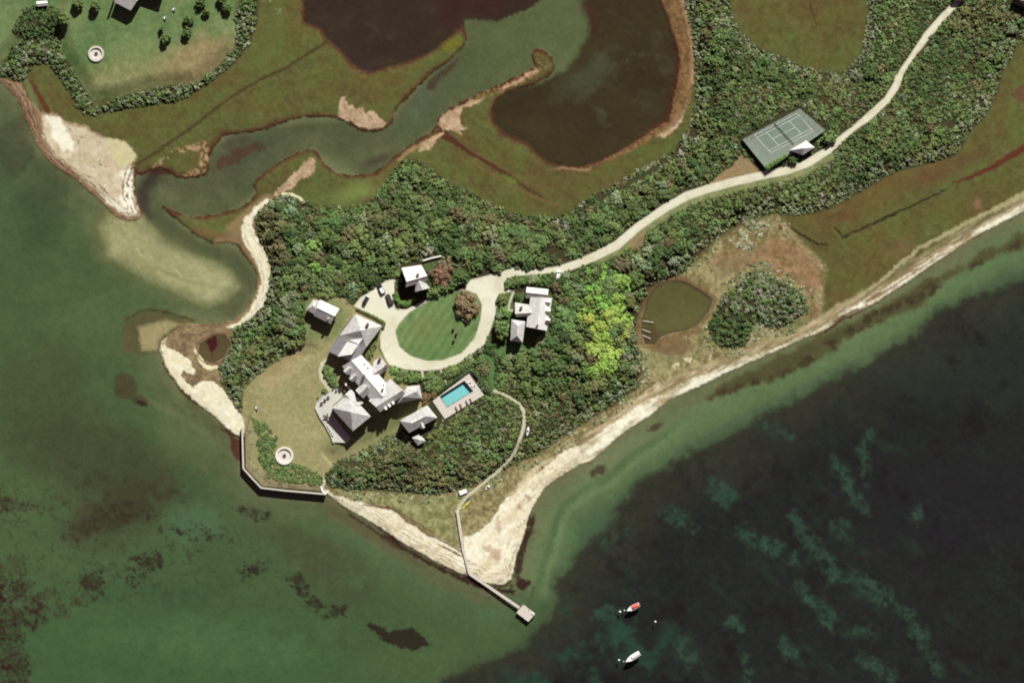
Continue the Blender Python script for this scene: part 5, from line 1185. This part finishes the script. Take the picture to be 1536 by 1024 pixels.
# which map units may carry scrub
block = np.maximum.reduce([droad+2.0, dpath+1.2, doval+4, dcourt+5, ddeck+3, dpatio+3, gp+1, np.where(thick < 40, dwl-1, dwl), -land+1.5])
for pts, m_ in [([(470, 449), (481, 448), (511, 462), (498, 488), (470, 475), (459, 464)], 3), ([(602, 400), (633, 396), (647, 432), (622, 440), (608, 432)], 3), ([(788, 429), (824, 433), (830, 447), (821, 498), (784, 516), (764, 512), (770, 452)], 4),
                ([(599, 630), (641, 606), (658, 627), (613, 650)], 3), ([(617, 656), (630, 649), (640, 661), (627, 669)], 3), ([(1182, 226), (1209, 210), (1222, 222), (1203, 235)], 3), ([(1516, -8), (1552, -4), (1548, 18), (1515, 8)], 3), ([(55, 2), (73, 1), (75, 11), (56, 12)], 2), ([(1428, -14), (1449, -14), (1448, 4), (1428, 4)], 2),
                ([(631, 396), (640, 386), (662, 381), (692, 394), (708, 414), (690, 434), (655, 446), (640, 436)], 1), ([(743, 436), (768, 434), (790, 428), (790, 520), (735, 512)], 2), ([(938, 362), (964, 344), (968, 350), (964, 372), (946, 376)], 1),
                ([(1060, 280), (1078, 262), (1100, 247), (1112, 232), (1124, 240), (1150, 262), (1100, 274)], 1), ([(782, 641), (797, 637), (799, 656), (786, 658)], 1), ([(540, 460), (640, 500), (640, 640), (600, 650), (480, 660), (470, 560)], 2),
                ([(586, 440), (606, 430), (640, 440), (630, 458), (600, 466), (588, 456)], 1)]:
    block = np.maximum(block, sd_poly(pts, GX, GY, 20)+m_)
for pts in ([(a+3, b+10, 5.5) for a, b, _ in ROAD[2:13]], [(855, 326, 1.6), (905, 298, 1.8), (960, 268, 1.8), (1000, 243, 1.8)], [(612, 286, .8), (650, 296, 1), (700, 306, 1), (760, 330, 1), (820, 356, 1.2)], [(468, 395, .8), (466, 430, .8)]):
    block = np.maximum(block, sd_stroke(pts, GX, GY, 20)+.8)
tallmap = sst(-.5, .6, fbm(GX, GY, 60, 3, 31))
fi = lambda px, py: (np.clip(np.searchsorted(gx, px), 0, NX-1), np.clip(np.searchsorted(gy, py), 0, NY-1))

# candidates over the scrub, largest first; woods in the north and west carry larger crowns
dens = np.where((thick > -1) & (block < 0), 1, 0)
nc = 150000
cx_ = rg.uniform(-40, 1576, nc); cy_ = rg.uniform(-40, 1064, nc)
ii, jj = fi(cx_, cy_); ok = dens[ii, jj] > 0
cx_, cy_ = cx_[ok], cy_[ok]; ii, jj = ii[ok], jj[ok]
th_ = thick[ii, jj]; bl_ = -block[ii, jj]; tm_ = tallmap[ii, jj]
wood = np.clip(1.15-(np.hypot((cx_-640)/420, (cy_-390)/170))**2*.5, 0.25, 1)
rr = (3.1+rg.random(len(cx_))**2.2*(3.5+6.0*wood)*(.45+.75*tm_))
rr = np.minimum(rr, 2.6+.30*np.minimum(th_+2, 40))
rr = np.minimum(rr, 2.2+.9*np.maximum(bl_, 0)+0.4)
small_zone = (cx_ > 1050) & (cy_ > 400) | ((cx_ < 400) & (cy_ < 180))
rr = rr*np.where(rg.random(len(rr)) < .06, 1.35, 1.0)*np.where(((cx_ > 900) & (cy_ < 400)) | (cy_ > 560), .84, 1.0)
rr = np.where(small_zone, np.minimum(rr, 4.8), rr)
order = np.argsort(-rr)
cell = 12.0; buck = {}; acc = []
for k in order:
    x, y, r = cx_[k], cy_[k], rr[k]
    bx, by = int(x//cell), int(y//cell); bad = False
    for u in (-1, 0, 1):
        for v in (-1, 0, 1):
            for (qx, qy, qr) in buck.get((bx+u, by+v), ()):
                if (qx-x)**2+(qy-y)**2 < (.55*(qr+r))**2: bad = True; break
            if bad: break
        if bad: break
    if bad: continue
    buck.setdefault((bx, by), []).append((x, y, r)); acc.append(k)
acc = np.array(acc)
ax, ay, ar = cx_[acc], cy_[acc], rr[acc]; ai, aj = ii[acc], jj[acc]
# gaps where the ground or deep shade shows
gap = fbm(ax, ay, 16, 3, 44) > 0.44
keep = ~(gap & (rg.random(len(ax)) < .75) & (ar < 7.5))
ax, ay, ar, ai, aj = ax[keep], ay[keep], ar[keep], ai[keep], aj[keep]
n_s = len(ax)
hgt = ar*S*(.62+.5*rg.random(n_s))*(.75+.55*tallmap[ai, aj])+.15
hgt = np.minimum(hgt, 1.0+.16*np.maximum(thick[ai, aj], 0)+.8)
hgt = np.minimum(hgt, 1.2+.10*np.maximum(-block[ai, aj], 0))

# kinds of foliage by place
palette = {'mid': (92, 110, 62), 'dark': (68, 86, 48), 'olive': (98, 106, 60), 'grey': (122, 130, 96), 'brown': (104, 88, 64), 'bright': (104, 134, 68), 'yellow': (146, 162, 74), 'lime': (122, 156, 76), 'pale': (150, 148, 124), 'rust': (116, 94, 64)}
f1 = fbm(ax, ay, 55, 3, 51); f2_ = fbm(ax, ay, 26, 3, 52); u_ = rg.random(n_s); tb = thick[ai, aj]
kind = np.full(n_s, 'mid', dtype=object)
kind[f1+f2_*.5 < -.12] = 'dark'; kind[f1 > .22] = 'olive'
kind[(f2_ > .42) & (u_ < .4)] = 'brown'
kind[u_ > .94] = 'olive'; kind[(u_ > .86) & (u_ <= .94)] = 'brown'; kind[(u_ > .78) & (u_ <= .86)] = 'grey'
edge_ = (tb < 16) & (u_ < .55) & ((ax > 900) | (ay > 560) | ((ax < 460) & (ay > 200)))
kind[edge_] = 'grey'
kind[(u_ < .10) & (tb < 22) & (ax > 830)] = 'pale'
def near(x, y, a, b, g=0):
    c, s = math.cos(R(g)), math.sin(R(g)); dx = ax-x; dy = ay-y
    return np.hypot((dx*c+dy*s)/a, (-dx*s+dy*c)/b)+f2_*.35
kind[near(405, 365, 22, 45) < 1] = 'brown'; kind[(near(650, 705, 130, 26) < 1) & (u_ < .5)] = 'brown'
kind[(near(490, 378, 40, 30) < 1) & (u_ < .3)] = 'bright'
kind[(near(1470, 25, 60, 22) < 1) & (u_ < .45)] = 'brown'
kind[(near(860, 590, 80, 40, -30) < 1) & (u_ < .3)] = 'brown'
yn = near(906, 486, 34, 70, 6); yl = (yn < .7) | ((yn < 1.25) & (u_ > .5))
kind[yl] = np.where(rg.random(int(yl.sum())) < .55, 'yellow', 'lime'); kind[yl & (ay < 456)] = 'lime'; kind[yl & (ay > 524)] = 'lime'
kind[yl & (u_ < .05)] = 'mid'; kind[yl & (yn > .95)] = 'bright'
isl = sd_poly(ISLE, ax, ay, 20) > -3
kind[isl] = np.where(u_[isl] < .45, 'grey', np.where(u_[isl] < .6, 'pale', 'mid')); kind[isl & (ax < 1118) & (ay > 470)] = 'dark'
tl = (ax < 400) & (ay < 185)
kind[tl] = np.where(u_[tl] < .4, 'grey', np.where(u_[tl] < .55, 'pale', np.where(u_[tl] < .8, 'dark', 'mid')))
kind[(sd_poly(CLUMP, ax, ay, 20) > -2)] = 'dark'
kc = np.array([alb(palette[k], LG*{'pale': .72, 'grey': .84}.get(k, 1.0)) for k in kind])
b0 = np.array(alb((70, 88, 48), LG))[None]*(1-.5*(f1[:, None]+.5).clip(0, 1))+np.array(alb((102, 114, 66), LG))[None]*.5*(f1[:, None]+.5).clip(0, 1)
kw = np.where(np.isin(kind, ['yellow', 'lime', 'bright']), .85, np.where(np.isin(kind, ['grey', 'pale', 'rust']), .75, .5))[:, None]
kc = kc*kw+b0*(1-kw)
ty = rg.random((n_s, 1))*.4+.6*sst(-50, 30, ay-485)[:, None]*sst(90, 30, np.abs(ay-490))[:, None]
kc = np.where(yl[:, None] & (kw > .8), np.array(alb((100, 138, 66), LG))[None]*(1-ty)+np.array(alb((146, 156, 72), LG))[None]*ty, kc)
hgt = np.where(yl, np.minimum(hgt, 2.0+.3*rg.random(n_s)), hgt)
hgt = hgt*np.where(((ax > 900) & (ay < 400)) | (ay > 560), .85, 1.0)
kc = kc*np.where(yl[:, None], .85+.3*rg.random((n_s, 1)), .66+.62*rg.random((n_s, 1)))*(1+rg.normal(size=(n_s, 3))*.05)

# the 290 largest crowns stand as trees of their own
big = np.argsort(-ar)[:288]; bigset = np.zeros(n_s, bool); bigset[big] = True
bigm = []
for V, F in big_t:
    bigm.append(V)
crown_me = []
for k, (V, F) in enumerate(big_t):
    o = mesh_np('crown', V, F, leaf_obj); crown_me.append(o.data); bpy.data.objects.remove(o)
bm = BM(); cyl(bm, (0, 0, -.15), (.02, .01, .5), .07, .045, 8)
for a in (0.3, 1.7, 2.9, 4.1, 5.3): cyl(bm, (.01, 0, .3), (.42*math.cos(a), .42*math.sin(a), .62), .035, .015, 6)
t_o = obj('trunk', bm, M['bark']); trunk_me = t_o.data; bpy.data.objects.remove(t_o)
def make_tree(name, label, cat, px, py, r, h, c, group=None, v=None):
    T = thing(name, label, cat, P(px, py, zat(px, py)-.05), 0, group)
    cr = bpy.data.objects.new('crown', crown_me[v % len(crown_me)]); link(cr, T)
    cr.scale = (r*S, r*S, h*.85); cr.location = (0, 0, h*.15); cr.rotation_euler = (0, 0, rg.uniform(0, 6.28)); cr.color = (*c, 1)
    tk = bpy.data.objects.new('trunk', trunk_me); link(tk, T); tk.scale = (r*S, r*S, h); 
    return T
kname = {'mid': 'mid green', 'dark': 'dark green', 'olive': 'olive green', 'grey': 'grey green', 'brown': 'brownish', 'bright': 'bright green', 'yellow': 'yellow green', 'lime': 'lime green', 'pale': 'pale grey', 'rust': 'rust brown'}
def region(x, y):
    if y < 330 and x > 1000: return 'in the thicket around the tennis court and upper road'
    if x > 830 and y > 380: return 'in the thicket east of the guest house'
    if y > 560 and x > 480: return 'in the thicket between the pool and the south beach'
    if x < 480 and y > 440: return 'in the thicket west of the dry lawn'
    if x < 420 and y < 200: return 'in the hedge belt of the upper left lawn'
    if x > 700: return 'in the wood north of the long shell road'
    return 'in the wood northwest of the oval lawn'
for q, k in enumerate(big):
    rgn = region(ax[k], ay[k]); nm = kname[kind[k]]
    make_tree('tree', f'rounded {nm} tree crown {rgn}', 'tree', ax[k], ay[k], ar[k]*1.08, hgt[k]*(1.15+(.9 if rg.random() < .28 and block[ai[k], aj[k]] < -18 else 0))+.6, kc[k], f'{nm} trees {rgn}', q)

# all the smaller bushes that cannot be counted: one mass
def mass(name, xs, ys, rs, hs, cs, tmpl):
    Vs = []; Fs = []; Cs = []; off = 0
    for x, y, r, h, c in zip(xs, ys, rs, hs, cs):
        V, F = tmpl[rg.integers(len(tmpl))]
        a = rg.uniform(0, 6.28); ca, sa = math.cos(a), math.sin(a); z = zat(x, y)-.1
        W = np.empty_like(V); W[:, 0] = (V[:, 0]*ca-V[:, 1]*sa)*r*S+X(x); W[:, 1] = (V[:, 0]*sa+V[:, 1]*ca)*r*S+Y(y); W[:, 2] = V[:, 2]*h+z
        Vs.append(W); Fs.append(F+off); off += len(V)
        jit = np.repeat(rg.uniform(.72, 1.28, (len(V)+3)//4), 4)[:len(V), None]
        Cs.append(np.clip(np.asarray(c)[None]*jit, 0, .9))
    o = mesh_np(name, np.concatenate(Vs), np.concatenate(Fs), leaf_att, cols=np.concatenate(Cs)); return o
sm = ~bigset; s1 = sm & (ar < 4.6); s2 = sm & (ar >= 4.6)
Vs = []
o1 = mass('thicket', ax[s1], ay[s1], ar[s1]*1.12, hgt[s1], kc[s1], small_t); o1['kind'] = 'stuff'
o2 = mass('thicket', ax[s2], ay[s2], ar[s2]*1.1, hgt[s2], kc[s2], mid_t); o2['kind'] = 'stuff'
for o in (o1, o2): tag(o, 'dense low coastal scrub covering the headland between the trees' if o is o2 else 'small bushes filling the scrub and its edges', 'scrub')

# low scrub along the seawall, tufts on the dunes and thicket margins
def scatter(cond, count, rlo, rhi, hf, kinds, label):
    i, j = np.nonzero(cond[:-1, :-1] > rg.random((NX-1, NY-1)))
    s = (gx[i] > -20) & (gx[i] < 1556) & (gy[j] > -20) & (gy[j] < 1044); i, j = i[s], j[s]
    if not len(i): return
    s = rg.choice(len(i), min(count, len(i)), replace=False); x = gx[i[s]]+rg.uniform(-.7, .7, len(s)); y = gy[j[s]]+rg.uniform(-.7, .7, len(s))
    r = rg.uniform(rlo, rhi, len(x)); c = np.array([alb(palette[kinds[q]], LG) for q in rg.integers(len(kinds), size=len(x))])*(.8+.4*rg.random((len(x), 1)))
    o = mass('low_scrub', x, y, r, r*S*hf, c, small_t); o['kind'] = 'stuff'; tag(o, label, 'scrub')
scatter(np.where((dscrub > 0) & (np.hypot(GX-427, GY-683) > 16), .9, 0), 420, 2.0, 4.2, .6, ['mid', 'olive', 'mid', 'dark'], 'low green scrub on the bank between lawn and seawall')
fr_ = np.where((block < 0) & (land > 10) & (thick < 0) & (thick > -16) & ((GX > 830) | (GY > 690) | (GX < 380)) & (dry > -4), np.clip(N2*1.2+.15, 0, .6), 0)
scatter(fr_, 700, 1.2, 3.0, .6, ['grey', 'pale', 'olive', 'dark'], 'scattered low bushes on the dry margin of the thicket')
fr2 = np.where((land > 8) & (ell(1130, 350, 45, 20, -20) > 0) & (N2 > .1), .8, 0)
scatter(fr2, 60, 2.0, 4.5, .6, ['grey', 'pale', 'brown'], 'pale bushes at the north edge of the reddish heath')

# ------------------------------------------------------------------ garden trees and shrubs
def hc(k, g=1.0): return tuple(v*g for v in alb(palette[k], LG))
for q, (x, y, r, h) in enumerate([(302, 5, 8, 5.5), (310, 20, 6, 4.2), (333, 0, 8, 5), (341, 13, 9, 5.5)]):
    make_tree('tree', 'dark green lawn tree in the group beside the hedge belt at the top edge', 'tree', x, y, r, h, hc('mid', .8), 'lawn trees at the top edge', q)
for q, (x, y, r, h, lab) in enumerate([(284, 31, 9, 5, 'dark tree on the border of green and brown grass, nearest the hedge belt'), (281, 50, 8.5, 5, 'round tree on the brown grass just below another lawn tree'), (249, 59, 8.5, 5, 'round tree on the green lawn standing farthest from the hedge belt'), (243, 45, 4.5, 4, 'thin young tree just above the round lawn tree'),
    (118, 8, 8.5, 6, 'tree on the upper left lawn beside the bare strip of grass'), (144, 11, 8, 6.5, 'twin pointed tree on the lawn west of the neighbour house'), (96, 31, 9.5, 6.5, 'tall tree at the east end of the dark clump in the upper left')]):
    make_tree('tree', lab, 'tree', x, y, r, h, hc('mid', .85), None, q+3)
make_tree('tree', 'broad brown leaved tree on the oval lawn', 'tree', 699.5, 457.5, 22, 5.0, (.215, .165, .085), None, 1)
make_tree('tree', 'rust coloured tree beside the cottage', 'tree', 663, 413, 20, 5.0, (.20, .125, .072), None, 3)
make_tree('tree', 'paler brown crown behind the rust coloured tree', 'tree', 668, 396, 12, 4, (.20, .17, .10), None, 2)
make_tree('tree', 'dark green tree between the rust coloured tree and the shell drive', 'tree', 692, 418, 12, 5, hc('dark', 1.1), None, 4)
for q, (x, y, r, h) in enumerate([(653, 437, 10, 3.6), (666, 431, 9, 3.4), (678, 426, 9, 3.4), (644, 443, 6, 2.2)]):
    make_tree('shrub', 'green shrub in the row between cottage and oval lawn', 'shrub', x, y, r, h, hc('mid', .95), 'shrubs between cottage and oval', q)
make_tree('tree', 'large green tree at the southwest corner of the guest house', 'tree', 753, 493, 15, 6.5, hc('mid', 1.0), None, 5)
for q, (x, y, r, h, k_, lab) in enumerate([(752, 449, 9, 2.6, 'olive', 'olive shrub in the front bed of the guest house'), (757, 468, 9, 2.4, 'bright', 'bright green shrub in the front bed of the guest house'), (749, 474, 6, 2, 'grey', 'greyish shrub at the drive edge of the guest house bed'), (776, 446, 6.5, 2.6, 'dark', 'dark round shrub at the north door of the guest house')]):
    make_tree('shrub', lab, 'shrub', x, y, r, h, hc(k_, .9), None, q)
for q, (x, y, r, h) in enumerate([(495, 560, 10, 2.2), (499, 570, 8.5, 2.0), (490, 553, 6.5, 1.8), (504, 578, 5, 1.5)]):
    make_tree('shrub', 'green shrub in the bed inside the curved path west of the house', 'shrub', x, y, r, h, hc('mid', 1.0), 'shrubs inside the curved path', q)
for q, (x, y, r, h) in enumerate([(562, 505, 7, 2.0), (558, 518, 9, 2.4), (553, 531, 8, 2.2), (566, 497, 5, 1.6)]):
    make_tree('shrub', 'olive shrub in the bed between the north wing and the drive', 'shrub', x, y, r, h, hc('olive', 1.0), 'shrubs between north wing and drive', q)
for q, (x, y, r, h) in enumerate([(592, 555, 7, 1.8), (603, 561, 9, 2.4), (615, 565, 10, 2.6), (626, 566, 9, 2.4), (598, 568, 7, 2.2)]):
    make_tree('shrub', 'green shrub along the drive north of the east wing', 'shrub', x, y, r, h, hc('mid' if q else 'bright', 1.0), 'shrubs along the drive north of the east wing', q)
for q, (x, y, r, h) in enumerate([(645, 566, 10, 2.4), (653, 573, 9, 2.2), (644, 580, 9, 2.4), (655, 584, 7, 2.0)]):
    make_tree('shrub', 'green shrub in the square bed between the two short paths', 'shrub', x, y, r, h, hc('mid', .92), 'shrubs in the square bed', q)
for q, (x, y, r, h) in enumerate([(638, 595, 7, 1.8), (650, 592, 6, 1.6), (638, 604, 5, 1.5)]):
    make_tree('shrub', 'brownish shrub between the pool house and the east wing', 'shrub', x, y, r, h, hc('rust', .85), 'brownish shrubs near the pool house', q)
for q, (x, y, r, h) in enumerate([(478, 598, 3, 1), (487, 587, 5, 1.4)]):
    make_tree('shrub', 'small shrub at the bend of the curved path by the patio', 'shrub', x, y, r, h, hc('mid', .9), 'small shrubs by the patio path', q)
make_tree('shrub', 'bare greyish shrub north of the garden wall', 'shrub', 641, 373, 11, 2.6, hc('pale', .75), None, 2)
make_tree('tree', 'bushy tree at the southeast corner of the tennis court', 'tree', 1243, 207, 12, 4.5, hc('mid', 1.0), None, 1)
make_tree('tree', 'dark bushy tree on the roadside south of the tennis pavilion', 'tree', 1188, 240, 8, 3.0, hc('dark', 1.0), None, 2)

def hedge(label, pts, h, k_, g=1.0):
    xs, ys, rs = [], [], []
    for a, b in zip(pts, pts[1:]):
        n_ = max(2, int(math.hypot(b[0]-a[0], b[1]-a[1])/(max(a[2], b[2])*.55)))
        for i in range(n_): t = i/n_; xs.append(a[0]+(b[0]-a[0])*t); ys.append(a[1]+(b[1]-a[1])*t); rs.append(a[2]+(b[2]-a[2])*t)
    xs.append(pts[-1][0]); ys.append(pts[-1][1]); rs.append(pts[-1][2]); rs = np.array(rs)*1.12
    c = np.array([hc(k_, g)]*len(xs))*(.9+.2*rg.random((len(xs), 1)))
    tag(mass('hedge', xs, ys, rs, np.full(len(xs), h), c, mid_t), label, 'hedge')
hedge('dark green hedge between the shell road and the north end of the guest house', [(763, 426, 7), (778, 422, 6.5), (800, 421, 6), (828, 420, 6)], 2.2, 'mid', .9)
hedge('crescent shaped green hedge south of the cottage', [(593, 441, 4), (595, 449, 5), (602, 456, 5), (612, 456, 4.5), (622, 449, 3.5)], 1.8, 'bright', .7)
hedge('hedge curving along the drive north of the swimming pool', [(668, 562, 6), (682, 558, 6), (696, 551, 6), (710, 544, 5)], 2.0, 'mid', .9)
hedge('narrow dark hedge along the northwest side of the pool terrace', [(658, 588, 3), (674, 577, 3), (690, 565, 3), (703, 556, 3)], 1.5, 'dark', .9)
hedge('narrow dark hedge along the east side of the pool terrace', [(710, 556, 3.5), (720, 569, 3.5), (733, 588, 4)], 2.0, 'dark', 1.0)
hedge('clipped narrow hedge between the parking yard and the north wing', [(536, 464, 2.6), (556, 473, 2.6), (576, 484, 2.8), (575, 492, 2.6)], 1.2, 'olive', .9)
hedge('bright green hedge along the south edge of the tennis court', [(1150, 252, 4), (1166, 243, 4), (1180, 235, 4)], 1.6, 'bright', .75)
hedge('dark hedge along the northern edge of the lower patio beside the dry lawn', [(490, 639, 1.4), (495, 648, 1.4), (499, 655, 1.4)], 0.8, 'dark', .6)
print('crowns', n_s, 'small', int(s1.sum()), 'mid', int(s2.sum()), 'objects', len(bpy.data.objects))
